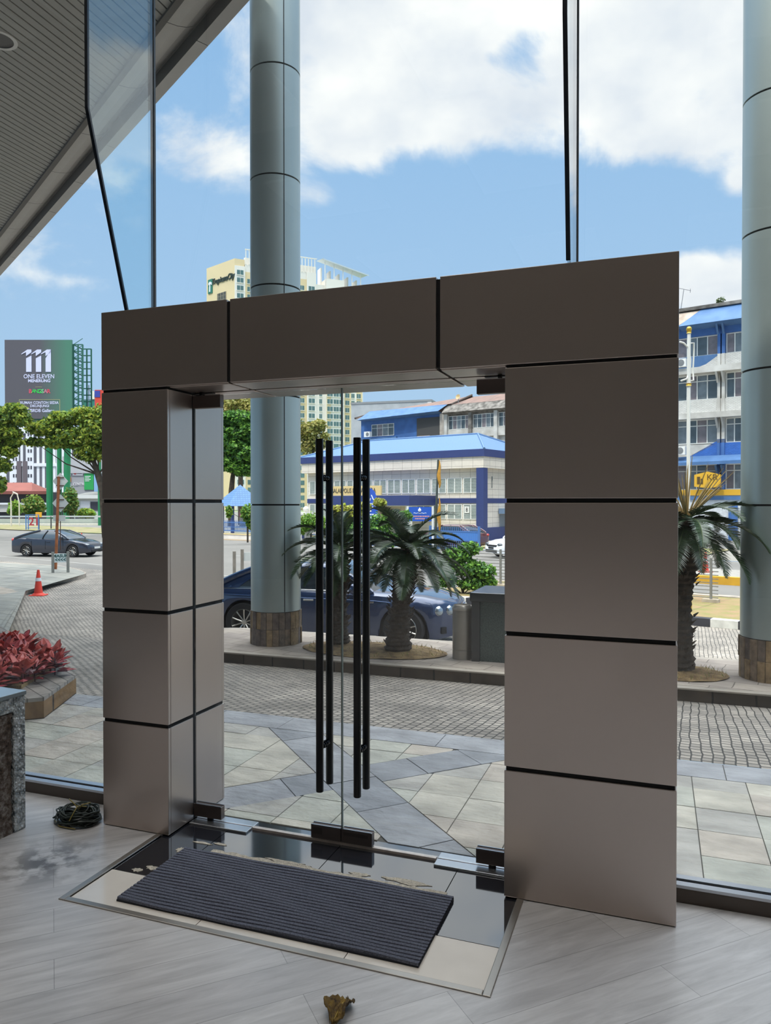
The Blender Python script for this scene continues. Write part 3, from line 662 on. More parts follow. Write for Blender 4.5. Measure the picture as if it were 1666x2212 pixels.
def car(name,loc,rz,label,S):
    t=thing(name,loc,label,'car',rz=rz); L=S['L']; hw=S['W']/2; n=110; r=S['r']; body=S['paint']; arch=r*1.13
    rings=[]; 
    for i in range(n+1):
        x=-L/2+L*i/n; xe=abs(x)/(L/2); zt=interp(S['top'],x)
        rear=x<0; w=hw*(1-(S.get('tr',.10) if rear else S.get('tf',.17))*max(0,(xe-.62)/.38)**2.2)*(1-.0*x)
        if xe>.965: w*=1-.28*((xe-.965)/.035)**2
        if 'plan' in S and x>S['plan'][0][0]: w=interp(S['plan'],x)
        zb=S['zb']+max(0,(xe-.86)/.14)*.06
        for xw in S['wx']:
            d=abs(x-xw)
            if d<arch: zb=max(zb, r*1.0+math.sqrt(arch*arch-d*d)*.985-.0)
        zs=min(zt-.06,S['shoulder'](x)) if 'shoulder' in S else zt-.1
        zb=min(zb,zt-.12); zm=zb+(zs-zb)*.5
        rings.append((x,[(w*.965,zb),(w*.99,zb+(zs-zb)*.18),(w,zm),(w*.992,zs),(w*.955,zs+(zt-zs)*.6),(w*.86,zt-.008),(w*.55,zt+.012),(0,zt+.02)]))
    mb=MB(); m=len(rings[0][1]); full=m*2-1
    for x,rg in rings:
        for y,z in rg: mb.v.append((x,-y,z))
        for y,z in rg[-2::-1]: mb.v.append((x,y,z))
    for i in range(n):
        for k in range(full-1): a=i*full+k; mb.f.append((a,a+full,a+full+1,a+1)); mb.m.append(0)
    for i in (0,n): 
        f=tuple(i*full+k for k in range(full)); mb.f.append(f if i==0 else f[::-1]); mb.m.append(0)
    mb.build('body',body,t,smooth=True)
    wr=hw*.80
    MB().box(-L/2+.35,S['wx'][0]+.40,-wr,wr,S['zb']-.02,.62).build('underbody',mat('wheel_arch_black','#0c0c0e',.9),t)
    # cabin
    gx=S['cab']; zt0=S['belt']; zr=S['H']; wb,wt=hw*.90,hw*S.get('roofw',.70); nl=9
    def level(u):
        c=u**1.0; xf=gx[1]+(gx[2]-gx[1])*(u*.86+.14*u*u); xr=gx[0]+(gx[3]-gx[0])*(u*.86+.14*u*u); return xr,xf,wb+(wt-wb)*u**1.3, zt0+(zr-zt0-.05)*(u**.86)
    def outline(u):
        xr,xf,w,z=level(u); P=[]; q=9
        for i in range(q): 
            a=i/(q-1); P.append((xf+.10*(1-(2*a-1)**2)*(1-.4*u), w*.97*(2*a-1), z))
        for i in range(q): a=i/(q-1); P.append((xf+(xr-xf)*(.03+.94*a), w, z))
        for i in range(q): a=i/(q-1); P.append((xr-.06*(1-(2*a-1)**2), w*.97*(1-2*a), z))
        for i in range(q): a=i/(q-1); P.append((xr+(xf-xr)*(.03+.94*a), -w, z))
        return P
    mb=MB(); outs=[outline(i/nl) for i in range(nl+1)]; N_=len(outs[0])
    for o_ in outs: mb.v+=o_
    for i in range(nl):
        for k in range(N_): mb.f.append((i*N_+k,i*N_+(k+1)%N_,(i+1)*N_+(k+1)%N_,(i+1)*N_+k)); mb.m.append(0)
    mb.build('window_glass',S.get('glass',mat('car_glass','#20282e',.04,0,spec=1)),t,smooth=True)
    mb=MB(); xr,xf,w,z=level(1.0); A=outs[nl-1]; B=outs[nl]
    A=[((x-(xr+xf)/2)*1.008+(xr+xf)/2,y*1.012,zz) for x,y,zz in A]; B=[((x-(xr+xf)/2)*1.0+(xr+xf)/2,y*1.0,zz+.012) for x,y,zz in B]
    C=[((x-(xr+xf)/2)*.72+(xr+xf)/2,y*.72,zr) for x,y,zz in B]
    mb.v+=A+B+C
    for i in range(2):
        for k in range(N_): mb.f.append((i*N_+k,i*N_+(k+1)%N_,(i+1)*N_+(k+1)%N_,(i+1)*N_+k)); mb.m.append(0)
    mb.f.append(tuple(2*N_+k for k in range(N_))); mb.m.append(0)
    mb.build('roof',body,t,smooth='all')
    # pillars run up the corners and the door gap
    for s in (-1,1):
        for nm,ta in (('a_pillar',.0),('b_pillar',S.get('bp',.47)),('c_pillar',1.0)):
            P=[]
            for i in range(nl+1):
                xr,xf,w,z=level(i/nl); P.append((xf+(xr-xf)*(.0+ta), s*w*1.0, z))
            m_=body if nm!='b_pillar' else mat('pillar_black','#0e0f11',.3)
            MB().tube(P,[.045 if nm=='a_pillar' else .035 if nm=='b_pillar' else (.16-.05*i/nl)*S.get('cp',1) if 0 else .06 for i in range(nl+1)],8,mi=0).build(nm,m_,t,smooth=True)
        # rear quarter panel of the roof
        P0=[level(i/nl) for i in range(nl+1)]; mb=MB(); cw=S.get('cq',.42)
        for i,(xr,xf,w,z) in enumerate(P0): mb.v+=[(xr-.03,s*(w*.965),z),(xr+.02,s*(w+.006),z),(xr+cw*(1-.45*i/nl),s*(w+.006),z)]
        for i in range(nl):
            for k in range(2): a=i*3+k; mb.f.append((a,a+1,a+4,a+3)); mb.m.append(0)
        mb.build('quarter_panel',body,t,smooth='all')
        # mirror, door handles, door gaps, sill strip
        MB().ball((gx[1]-.34*(gx[1]-gx[2])-.02,s*(hw+.03),zt0+.07),.1,8).build('wing_mirror',body,t,smooth='all').scale=(1,1,1)
        for xd in S['doors']: MB().box(xd-.006,xd+.006,s*hw*.994-.012,s*hw*.994+.006,S['zb']+.2,zt0-.10).build('door_gap',mat('gap_black','#08080a',.8),t)
        for xd in S['doors'][:2]: MB().box(xd+.06,xd+.26,s*hw*.996-.02,s*hw*.996+.02,zt0-.17,zt0-.14).build('door_handle',S.get('hmat',chrome),t,bevel=.006)
        MB().box(S['wx'][1]+arch+.05,S['wx'][0]-arch-.05,s*hw*.985-.015,s*hw*.985+.012,S['zb']+.03,S['zb']+.055).build('sill_strip',S.get('strip',body),t)
        for i_ in (0,1): wheel(t,S['wx'][i_],s*(hw-.125),r,.24,s,S['spokes'],S['rim'])
    return t
def stuck(t,nm,m,x,y,z,r,d=.03,ang=0,parent=None,tilt=0):   # round lamp let into the body skin
    M=Matrix.Translation((x,y,z))@Matrix.Rotation(ang,4,'Z')@Matrix.Rotation(math.pi/2-tilt,4,'Y')
    return MB().lathe([(r,-.08),(r,d*.3),(r*.92,d*.5)],28,M=M,caps=False).build(nm,chrome,t,smooth=True), MB().lathe([(r*.92,d*.2),(r*.75,d*.75),(r*.4,d),(.0001,d*1.08)],28,M=M,caps=False).build('lamp_lens',m,t,smooth=True)
lens=mat('lamp_glass','#98a4ae',.06,.7,spec=1); navy=mat('navy_car_paint','#1c3154',.22,.35,coat=1); silver=mat('alloy_rim','#b9b6b0',.25,.85)
hd=math.radians(4.7); wm=Vector((-5.78,12.47,0)); off=Vector((-math.sin(hd),math.cos(hd),0))*.86
fwd=Vector((math.cos(hd),math.sin(hd),0)); cpos=wm+off-fwd*.15
S=dict(L=5.29,W=1.97,H=1.50,r=.375,zb=.20,wx=(1.70,-1.365),belt=1.0,paint=navy,rim=silver,spokes=5,hmat=chrome,strip=chrome,
  top=[(-2.645,.72),(-2.56,.90),(-2.3,1.0),(-1.7,1.045),(-.9,1.06),(.2,1.03),(1.0,1.02),(1.5,1.0),(2.0,.95),(2.35,.88),(2.55,.81),(2.62,.72),(2.645,.60)],plan=[(1.75,.98),(2.0,.955),(2.2,.89),(2.35,.78),(2.5,.61),(2.6,.45),(2.645,.36)],
  shoulder=lambda x:.86 if x<1.2 else .86-.12*max(0,x-1.2)**1.3,cab=(-2.02,1.12,.28,-1.02),doors=(.92,-.22,-1.1),roofw=.70,tf=.20,tr=.12,cq=.50)
car1=car('saloon_car',(cpos.x,cpos.y,-.905),hd,'large dark blue saloon car with round twin headlamps parked behind the island',S)
for s in (-1,1):
    stuck(car1,'headlamp',lens,2.315,s*.775,.70,.088,.04,s*.82,tilt=.12); stuck(car1,'headlamp',lens,2.475,s*.605,.70,.088,.04,s*.66,tilt=.12)
    MB().box(-.06,.06,-.02,.02,-.06,.06,M=Matrix.Translation((2.39,s*.735,.36))@Matrix.Rotation(s*-.9,4,'Z')).build('bumper_vent',mat('dark_mesh','#1a1c20',.5,.5),car1,bevel=.01)
    MB().box(-2.62,-2.50,s*.66-.17,s*.66+.17,.66,.82).build('tail_lamp',mat('tail_lamp_red','#7c1418',.15,spec=.9),car1,bevel=.03)
M=Matrix.Translation((2.60,0,.585))@Matrix.Rotation(-.22,4,'Y')
MB().box(-.06,.06,-.30,.30,-.14,.17,M=M).build('grille_surround',navy,car1,bevel=.05); MB().box(.055,.07,-.26,.26,-.11,.14,M=M).build('grille_mesh',mat('grille_chrome','#c8cac8',.35,.9,var=.35,vs=90),car1)
MB().box(2.50,2.66,-.34,.34,.27,.36).build('lower_intake',mat('intake_dark','#101216',.5),car1,bevel=.01); MB().box(2.645,2.662,-.26,.26,.41,.52).build('number_plate',mat('plate_black','#0d0d10',.4),car1)
for s in (-1,1):
    MB().tube([(-1.95,s*.905,1.0),(-.4,s*.91,1.02),(1.0,s*.89,1.01)],.011,6).build('chrome_beltline',chrome,car1,smooth='all')
    MB().tube([(-2.2,s*.963,.90),(-.5,s*.994,.885),(1.2,s*.99,.87),(2.0,s*.93,.80)],.006,6).build('crease_highlight',mat('navy_highlight','#3d5f94',.2,.3,coat=1),car1,smooth='all')  # lighter navy line paints the highlight along the body crease
S2=dict(L=4.48,W=1.72,H=1.38,r=.31,zb=.20,wx=(1.36,-1.27),belt=.92,paint=mat('charcoal_car_paint','#2a2e3a',.25,.3,coat=.8),rim=silver,spokes=5,hmat=mat('charcoal_handle','#20242e',.3),
  top=[(-2.24,.70),(-2.18,.90),(-2.0,.99),(-1.5,1.0),(-.8,.96),(.4,.93),(.95,.92),(1.4,.86),(1.9,.76),(2.12,.66),(2.24,.48)],
  shoulder=lambda x:.84-.03*max(0,x),cab=(-1.98,1.08,.22,-.62),doors=(.85,-.15,-.95),roofw=.68,tf=.24,tr=.14,cq=.16,glass=mat('car_glass_light','#4a545c',.05,spec=1))
c2=PT(106,38.4); hd2=math.radians(9); offs=Vector((-math.sin(hd2),math.cos(hd2),0))*.75
car2=car('hatchback_car',(c2.x+offs.x,c2.y+offs.y,-1.05),hd2,'charcoal fastback car driving on the road at the left',S2)
for s in (-1,1):
    MB().ball((0,0,0),.5,8).build('headlamp',lens,car2,smooth='all',loc=(1.93,s*.60,.64)).scale=(.5,.28,.13)
    MB().ball((0,0,0),.5,8).build('tail_lamp',mat('tail_lamp_bright','#c9382f',.2,spec=.8),car2,smooth='all',loc=(-2.10,s*.66,.86)).scale=(.22,.26,.2)
MB().box(2.16,2.26,-.5,.5,.26,.36).build('lower_intake',mat('intake_dark','#101216',.5),car2,bevel=.01); MB().box(2.225,2.25,-.25,.25,.42,.52).build('number_plate',mat('plate_white','#d9d9d4',.4),car2)
S3=dict(L=4.45,W=1.75,H=1.44,r=.31,zb=.2,wx=(1.32,-1.3),belt=.94,paint=mat('white_car_paint','#e9eaec',.25,0,coat=.8),rim=silver,spokes=5,hmat=mat('white_handle','#dcdde0',.3),
  top=[(-2.22,.70),(-2.1,.92),(-1.5,1.0),(-.6,.98),(.5,.96),(1.0,.95),(1.5,.90),(1.95,.80),(2.12,.68),(2.22,.5)],shoulder=lambda x:.84-.03*max(0,x),cab=(-1.9,1.05,.3,-1.05),doors=(.85,-.15,-.95),roofw=.70,tf=.2,tr=.14)
p=PT(1143,38.6); car3=car('saloon_car',(p.x,p.y,-1.05),math.radians(-138),'white saloon car leaving the compound beside the right pillar',S3)
for s in (-1,1):
    MB().ball((0,0,0),.5,8).build('headlamp',mat('dark_headlamp','#3a4148',.08,spec=1),car3,smooth='all',loc=(2.05,s*.60,.68)).scale=(.3,.36,.16)
MB().box(2.17,2.235,-.55,.55,.28,.42).build('lower_intake',mat('intake_dark','#101216',.5),car3,bevel=.01); MB().box(2.15,2.22,-.45,.45,.58,.66).build('grille',mat('intake_dark','#101216',.5),car3)
MB().box(2.235,2.25,-.25,.25,.46,.55).build('number_plate',mat('plate_black','#0d0d10',.4),car3)
S4=dict(S3); S4['paint']=mat('maroon_car_paint','#4c1f26',.25,.2,coat=.8); S4['hmat']=mat('maroon_handle','#40181f',.3)
p=PT(978,46); car4=car('saloon_car',(p.x,p.y,-1.03),math.radians(158),'maroon saloon car parked inside the blue fence',S4)
for s in (-1,1): MB().ball((0,0,0),.5,8).build('tail_lamp',mat('tail_lamp_bright','#c9382f',.2,spec=.8),car4,smooth='all',loc=(-2.1,s*.68,.82)).scale=(.2,.3,.16)
# ------------------------------------------------------------------ canopy over the forecourt
CZ=8.0; E0=Vector((-4.75,8.26)); ED=Vector((-.850,.526)); EN=Vector((-.526,-.850))
can=thing('entrance_canopy',(0,0,0),'grey roof canopy with slatted soffit at the upper left','canopy')
panm=mat('canopy_panel','#a39e98',.55,.2,var=.03); pand=mat('canopy_trim_and_shade','#4d4843',.6,.1); slm=mat('soffit_slat','#8b8780',.6,.2,var=.03)
def can_pt(s,d): p=E0+ED*s+EN*d; return (p.x,p.y)
S0,S1=-8.2,26.0
def cband(nm,prof,m,seam=None):
    mb=MB(); edges=[S0]+[S0+1.9*k for k in range(1,18)]+[S1]
    for a,b_ in zip(edges,edges[1:]):
        g_=.006 if seam else 0
        for (d0,z0),(d1,z1) in zip(prof,prof[1:]):
            A=[can_pt(a+g_,d0),can_pt(b_-g_,d0),can_pt(b_-g_,d1),can_pt(a+g_,d1)]
            mb.add([(A[0][0],A[0][1],z0),(A[1][0],A[1][1],z0),(A[2][0],A[2][1],z1),(A[3][0],A[3][1],z1)],[(0,3,2,1)])
    return mb.build(nm,m,can)
cband('fascia_lip',[(0,CZ+.42),(0,CZ+.0),(.165,CZ+.01)],panm,1); cband('lip_return',[(.165,CZ+.01),(.17,CZ+.20),(.20,CZ+.21)],pand)  # dark lip return has the groove's shade put into its colour
cband('edge_panel',[(.19,CZ+.21),(.24,CZ+.17),(.32,CZ+.13),(.44,CZ+.10),(.60,CZ+.09)],panm,1); cband('dark_trim',[(.60,CZ+.09),(.605,CZ+.06),(.69,CZ+.06),(.69,CZ+.12)],pand)
cband('panel_backing',[(.15,CZ+.24),(.7,CZ+.24)],jnt)
mb=MB(); x=-26.0; pit=.137
while x<1.6:
    s=(x-E0.x-EN.x*.69)/ED.x; y1=E0.y+ED.y*s+EN.y*.69
    if y1>4.05: mb.box(x,x+pit-.022,4.0,y1,CZ+.10,CZ+.13)
    x+=pit
mb.build('soffit_slats',slm,can)
MB().prism([can_pt(S0,.05),can_pt(S1,.05),(-27,4.0),(2.2,4.0)],CZ+.26,CZ+.9).build('roof_deck',mat('roof_deck_grey','#6d6a66',.9),can)
dp=PT(4,10.43); dl=thing('recessed_downlight',(dp.x,dp.y,CZ+.10),'round recessed downlight in the canopy soffit at the left edge','downlight')
MB().lathe([(.235,-.012),(.235,.004),(.19,.004),(.185,-.012),(.235,-.012)],40,caps=False).build('trim_ring',mat('light_ring','#bdb6ad',.5),dl,smooth=True)
MB().lathe([(.19,-.004),(.15,-.002),(.0001,-.002)],40,caps=False).build('cup_shade_disc',mat('cup_shade','#2b2725',.5),dl,smooth=True)  # shallow dark disc puts the cup's inner shade into its colour
# ------------------------------------------------------------------ police station across the road
white_tile=brick_mat('white_wall_tile','#e8dccc','#e0d4c5','#8a8074',.9,.42,.012,off=0,vert=True,rough=.4,bump=.1,var=.05)
navyw=mat('navy_wall_paint','#333f72',.5,var=.05,vs=2); ltroof=None
def ribbed_roof():
    m=mat('light_blue_roof','#7ea9dc',.45,0); nt=m.node_tree; L=nt.links.new; N=nt.nodes.new; b=nt.nodes['Principled BSDF']; tc=nt.nodes['Texture Coordinate']
    w=N('ShaderNodeTexWave'); w.wave_type='BANDS'; w.bands_direction='X'; w.inputs['Scale'].default_value=1.05; L(tc.outputs['Object'],w.inputs['Vector'])
    r=N('ShaderNodeValToRGB'); e=r.color_ramp.elements; e[0].position=.02; e[0].color=(*lin('#3c587c'),1); e[1].position=.14; e[1].color=(*lin('#587ba6'),1); L(w.outputs['Fac'],r.inputs[0]); L(r.outputs[0],b.inputs['Base Color']); return m
pol_o=PT(1045,54,-1.05)
pol=thing('police_station',pol_o,'two-storey white-tiled building with navy bands and a light blue hipped roof','building',rz=STREET)
PW,PD=17.9,10.2
MB().box(-PW+.3,-.55,.5,PD-.5,0,5.32).build('wall',white_tile,pol)
MB().box(-PW,0,0,PD,5.32,6.13).build('upper_band',white_tile,pol)
MB().box(-PW-.1,.1,-.1,PD+.1,6.13,6.67).build('eaves_fascia',navyw,pol)
MB().box(-PW+.28,-.52,.42,PD-.42,2.75,3.12).build('floor_band',navyw,pol)
MB().box(-.62,-.02,.02,.62,0,5.32).build('corner_pillar',navyw,pol); MB().box(-.62,-.30,.62,PD-.5,0,.95).build('side_plinth',navyw,pol)
a,zr=3.4,1.62+6.67; e=.1
MB().add([(-PW-e,-e,6.67),(e,-e,6.67),(e,PD+e,6.67),(-PW-e,PD+e,6.67),(-PW+a,PD/2,zr),(-a,PD/2,zr)],[(0,1,5,4),(1,2,5),(2,3,4,5),(3,0,4)]).build('hipped_roof',ribbed_roof(),pol)
MB().tube([(-PW-e,-e,6.69),(-PW+a,PD/2,zr+.02),(-a,PD/2,zr+.02),(e,-e,6.69)],.09,6).tube([(-a,PD/2,zr+.02),(e,PD+e,6.69)],.09,6).build('ridge_cap',mat('ridge_blue','#5a7ba3',.5),pol)
frw=mat('white_frame','#e9e7e0',.5); lou=mat('louvre_pane','#b7bdb4',.3,col2='#9aa39b',vs=1.2); wdk=mat('window_dark','#4a565c',.15,spec=.8,var=.25,vs=1.5)
def louvre_window(parent,x,z0,z1,w,y,nl):
    f=MB().box(x-w/2,x+w/2,y-.05,y,z0,z0+.06).box(x-w/2,x+w/2,y-.05,y,z1-.06,z1).box(x-w/2,x-w/2+.07,y-.05,y,z0+.06,z1-.06).box(x+w/2-.07,x+w/2,y-.05,y,z0+.06,z1-.06).box(x-.04,x+.04,y-.05,y,z0+.06,z1-.06).build('window',frw,parent)
    mb=MB(); mb.quad((x-w/2+.05,y-.008,z0),(x+w/2-.05,y-.008,z0),(x+w/2-.05,y-.008,z1),(x-w/2+.05,y-.008,z1),1)
    for i in range(nl):
        z=z0+.08+(z1-z0-.16)*(i+.2)/nl; h=(z1-z0-.16)/nl*.62
        mb.add([(x-w/2+.07,y-.012,z+h),(x+w/2-.07,y-.012,z+h),(x+w/2-.07,y-.04,z),(x-w/2+.07,y-.04,z)],[(0,1,2,3)],0)
    mb.build('louvre_pane',[lou,mat('louvre_gap','#6a7470',.6)],f); return f
for k in range(12):
    xw=-1.33-1.40*k
    louvre_window(pol,xw,3.50,4.63,1.3,.5,9)
    if k<4 or k>8: louvre_window(pol,xw,1.55,2.68,1.3,.5,9)
MB().box(.0-.5,.45,3.2,7.2,1.95,2.35).build('side_awning',mat('awning_light_blue','#8ca6c4',.6),pol); MB().box(-.56,-.50,3.4,6.8,0,1.9).build('side_door',mat('side_door_grey','#8f9499',.5),pol)
text('0','wall_emblem',.9,mat('emblem_grey','#7a7f80',.6),pol,(-.535,2.2,4.15),(math.pi/2,0,math.pi/2),sx=.45)
MB().tube([(-.53,2.2,4.45),(-.53,2.2,4.75)],.05,6).build('emblem_flame',mat('emblem_grey','#7a7f80',.6),pol)
text('8','wall_number',.42,mat('plain_black','#15151a',.6),pol,(-1.66,.43,2.25),sx=.9); MB().box(-1.86,-1.46,.438,.448,2.02,2.5).build('number_board',frw,pol)
# porch and its name board
MB().box(-12.3,-4.3,-3.2,.42,2.58,3.32).build('porch_fascia',navyw,pol); MB().box(-12.2,-4.4,-3.1,.42,2.52,2.58).build('porch_soffit',frw,pol)
for xp in (-12.0,-4.6): MB().box(xp-.18,xp+.18,-3.0,-2.64,0,2.53).build('porch_post',frw,pol)
nb=MB().box(-12.2,-6.9,-3.15,-3.0,3.34,4.06).build('name_board',mat('sign_beige','#d8bd86',.6),pol)
text('BALAI POLIS DAMANSARA','lettering',.50,mat('sign_dark_letters','#4a4a48',.6),pol,(-9.55,-3.165,3.70),sx=.74,depth=.01)
# floodlight post, blue sign, banner, flagpole, fence
t=thing('feather_banner',PP(806,1130,43),'tall blue curved feather flag with white lettering beside the door handles','banner',rz=STREET+.15)
t.location.z=-1.03
def bz(py,zc=43): return PZ(py,zc)+1.03
pts=[(-.30,.3),(.32,.3),(.30,2.4),(.26,3.0),(.12,3.38),(-.08,3.56),(-.30,3.62)]
bd=MB().wallpoly(pts,.012).build('flag_cloth',mat('banner_blue','#2a55b8',.7,var=.05),t)
MB().tube([(-.31,0,0),(-.31,0,3.6),(-.1,0,3.64)],.02,6).build('pole',mat('pole_grey','#8a8d90',.5),t); MB().lathe([(.25,0),(.25,.04),(.02,.06),(.02,.3)],16,(-.31,0,0)).build('base',mat('plain_black','#15151a',.6),t)
wl=mat('white_lettering','#e8ecf4',.6)
mb=MB(); rr=random.Random(2)
for i,(z,n_) in enumerate(((2.62,2),(2.42,2),(2.24,1),(2.05,3),(1.86,3),(1.62,3))):
    x=-.26
    for k in range(n_): w=rr.uniform(.12,.17); mb.box(x,min(.28,x+w),-.012,-.002,z,z+(.12 if i<3 else .07)); x+=w+.03
mb.build('lettering',wl,t); MB().tube([(-.1,-.008,3.2),(.02,-.008,2.95),(.18,-.008,2.85)],.03,6).tube([(-.15,-.008,3.0),(-.2,-.008,2.85)],.03,6).build('emblem',wl,t)
sg=thing('blue_sign',PP(908,1169,44),'blue signboard with white emblem and red and white lettering above the palm','sign',rz=STREET+.25); sg.location.z=-1.03; z0,z1=bz(1126,44),bz(1095,44)
MB().box(-.70,.70,-.03,.03,z0,z1).build('board',mat('sign_blue','#2456b4',.5),sg)
for x in (-.78,.78): MB().box(x-.05,x+.05,-.05,.05,0,z1+.04).build('post',mat('white_post','#dcdcd8',.5),sg)
zc_=(z0+z1)/2; mb=MB(); mb.ball((-.02,-.03,zc_+.22),.10,6); mb.tube([(-.02,-.03,zc_+.28),(-.02,-.03,zc_+.38)],[.07,.01],6); mb.build('emblem',wl,sg)
mb=MB(); mb.tube([(-.4+.08*i,-.035,zc_+.05+.02*math.sin(i*2.2)) for i in range(11)],.014,5); mb.build('script_line',wl,sg)
mb=MB(); rr=random.Random(8)
for z,w in ((zc_-.13,1.16),(zc_-.27,.62)):
    x=-w/2
    while x<w/2: l=rr.uniform(.05,.10); mb.box(x,x+l,-.036,-.03,z-.035,z+.035); x+=l+.025
mb.build('lettering',mat('salmon_lettering','#d99a94',.6),sg)
fp=thing('flagpole',PT(943,41,-1.05),'dark flagpole with two furled orange flags above the palm','flagpole'); tp=bz(993,41)+.02
MB().tube([(-.08,0,0),(0,0,tp*.5),(.10,0,tp)],[.07,.065,.055],10).build('pole',mat('pole_dark_green','#3c4440',.6),fp)
og=mat('flag_orange','#b9852f',.8,var=.25,vs=5)
for z,h in ((tp-1.55,1.5),(tp-3.9,1.8)):
    mb=MB(); k=10
    for i in range(k+1):
        u=i/k; w=.05+.16*math.sin(math.pi*u**1.4)*(1-.3*u); 
        for a in range(7): mb.v.append((.16+w*.6*math.cos(a*.9)+.03*math.sin(u*9), w*.6*math.sin(a*.9), z+h*(1-u)))
    for i in range(k):
        for a in range(7): mb.f.append((i*7+a,i*7+(a+1)%7,(i+1)*7+(a+1)%7,(i+1)*7+a)); mb.m.append(0)
    mb.build('furled_flag',og,fp,smooth='all')
blu=mat('fence_blue','#4a72ab',.5); wht=mat('white_wall_paint','#ded9d2',.7,var=.07,vs=2)
def fence_run(nm,p0,p1,z,h,lb,gap=.13,solid=None):
    t=thing(nm,(p0.x,p0.y,z),lb,'fence',rz=math.atan2(p1.y-p0.y,p1.x-p0.x)); L=(p1-p0).length; mb=MB(); x=0
    while x<L: mb.box(x,x+.03,-.015,.015,.08,h); x+=gap
    mb.build('bars',blu,t); MB().box(0,L,-.025,.025,h*.78,h*.84).box(0,L,-.025,.025,.05,.12).box(0,L,-.025,.025,h*.40,h*.45).build('rail',blu,t)
    for x in (0,L): MB().box(x-.06,x+.06,-.06,.06,0,h+.06).build('post',blu,t)
    if solid: MB().box(0,L,-.012,.012,h*.45,h*.78).build('solid_panel',mat('fence_panel_blue','#4a7fc6',.5),t)
    return t
a_,b_=ST(930,37.6),ST(1035,37.6); fence_run('gate',a_,b_,-1.05,1.35,'light blue steel gate in front of the maroon car',solid=True)
a_,b_=ST(664,38.0),ST(790,38.0); fence_run('railing',a_,b_,-.55,1.15,'blue railing on the low white wall beyond the centre column')
a_,b_=ST(440,38.0),ST(656,38.0); fence_run('railing',a_,b_,-.45,.85,'blue railing in front of the guard hut')
t=thing('boundary_wall',ST(420,38.0,-1.05),'low white boundary wall with a cream ledge along the compound','wall',rz=STREET); L=(ST(800,38)-ST(420,38)).length
MB().box(0,L,-.12,.12,0,.5).build('wall',wht,t); MB().box(0,L,-.17,.17,.42,.5).build('ledge',mat('cream_ledge','#e2cf9c',.7),t); MB().box(0,L,-.5,-.17,0,.08).build('footing',mat('footing_tan','#b8a48c',.9),t)
t=thing('gate_pillar',ST(661,37.6,-1.05),'white gate pillar with a ball finial and blue panels beside the column','gate pillar',rz=STREET)
MB().box(-.28,.28,-.28,.28,0,1.95).build('shaft',wht,t); MB().box(-.36,.36,-.36,.36,1.95,2.06).box(-.32,.32,-.32,.32,2.06,2.14).build('cap',wht,t); MB().ball((0,0,2.34),.2,10).build('ball_finial',wht,t,smooth='all')
MB().box(-.11,.11,-.30,-.285,1.05,1.75).box(-.11,.11,-.30,-.285,.35,.85).build('blue_panel',navyw,t); MB().box(-.30,.30,-.30,.30,.9,.98).build('cream_band',mat('cream_ledge','#e2cf9c',.7),t)
# guard hut
h0=PT(519,61,-1.05); hut=thing('guard_hut',h0,'guard hut with a pale blue tiled roof and navy posts','hut',rz=STREET-.35)
shing=brick_mat('blue_shingle','#6085b0','#587ba6','#466890',.22,.16,.02,rough=.6,vert=True,bump=.4,var=.06)
e0,e1=PZ(1093,61)+1.05,PZ(1051,61)+1.05
MB().add([(-1.7,-1.7,e0),(1.7,-1.7,e0),(1.7,1.7,e0),(-1.7,1.7,e0),(0,0,e1+.15)],[(0,1,4),(1,2,4),(2,3,4),(3,0,4),(3,2,1,0)]).build('roof',shing,hut)
for x in (-1.1,1.1):
    for y in (-1.1,1.1): MB().box(x-.11,x+.11,y-.11,y+.11,0,e0).build('post',navyw,hut)
MB().box(-1.1,1.1,-1.0,1.0,0,.85).build('low_wall',wht,hut); MB().box(-.95,.95,.3,.9,.85,e0-.5).build('booth_wall',mat('hut_wall','#b9b0a8',.8,var=.1),hut); MB().box(-.7,.1,.2,.32,e0-.9,e0-.45).build('pink_notice',mat('notice_pink','#c76a94',.7),hut)
# ------------------------------------------------------------------ shophouses
def shop_front(parent,x0,x1,z0,z1,y,npan,trans=.68,name='window'):
    f=MB(); w=.07
    f.box(x0,x1,y-.09,y,z0,z0+w).box(x0,x1,y-.09,y,z1-w,z1)
    zt=z0+(z1-z0)*trans; f.box(x0,x1,y-.08,y,zt-.03,zt+.03)
    for i in range(npan+1): xx=x0+(x1-x0-w)*i/npan; f.box(xx,xx+w,y-.09,y,z0+w,z1-w)
    o=f.build(name,frw,parent); 
    p=MB(); 
    for i in range(npan):
        a=x0+(x1-x0)*i/npan; b=x0+(x1-x0)*(i+1)/npan; p.quad((a,y-.03,z0),(b,y-.03,z0),(b,y-.03,z1),(a,y-.03,z1),(i*7+int(z0*3)+int(x0))%3)
    p.build('pane',[wdk,mat('pane_curtain','#7d7274',.3,var=.25,vs=2,spec=.8),mat('pane_grey','#70787c',.2,var=.25,vs=1.5,spec=.8)],o); return o
wstain=mat('stained_white_wall','#d5d2cb',.85,col2='#b3aea6',vs=.9,detail=8); sky_b=mat('sky_blue_paint','#5579a6',.7,col2='#416794',vs=1.1,detail=7); deep_b=mat('deep_blue_paint','#3f68a3',.7,var=.15,vs=1.2); grime=mat('mossy_concrete','#8d8780',.95,col2='#4c4843',vs=1.6,detail=9)
rooft=mat('weathered_roof_tile','#8b6f63',.9,col2='#6f5c55',vs=.8,stretch=(3,.4,1))
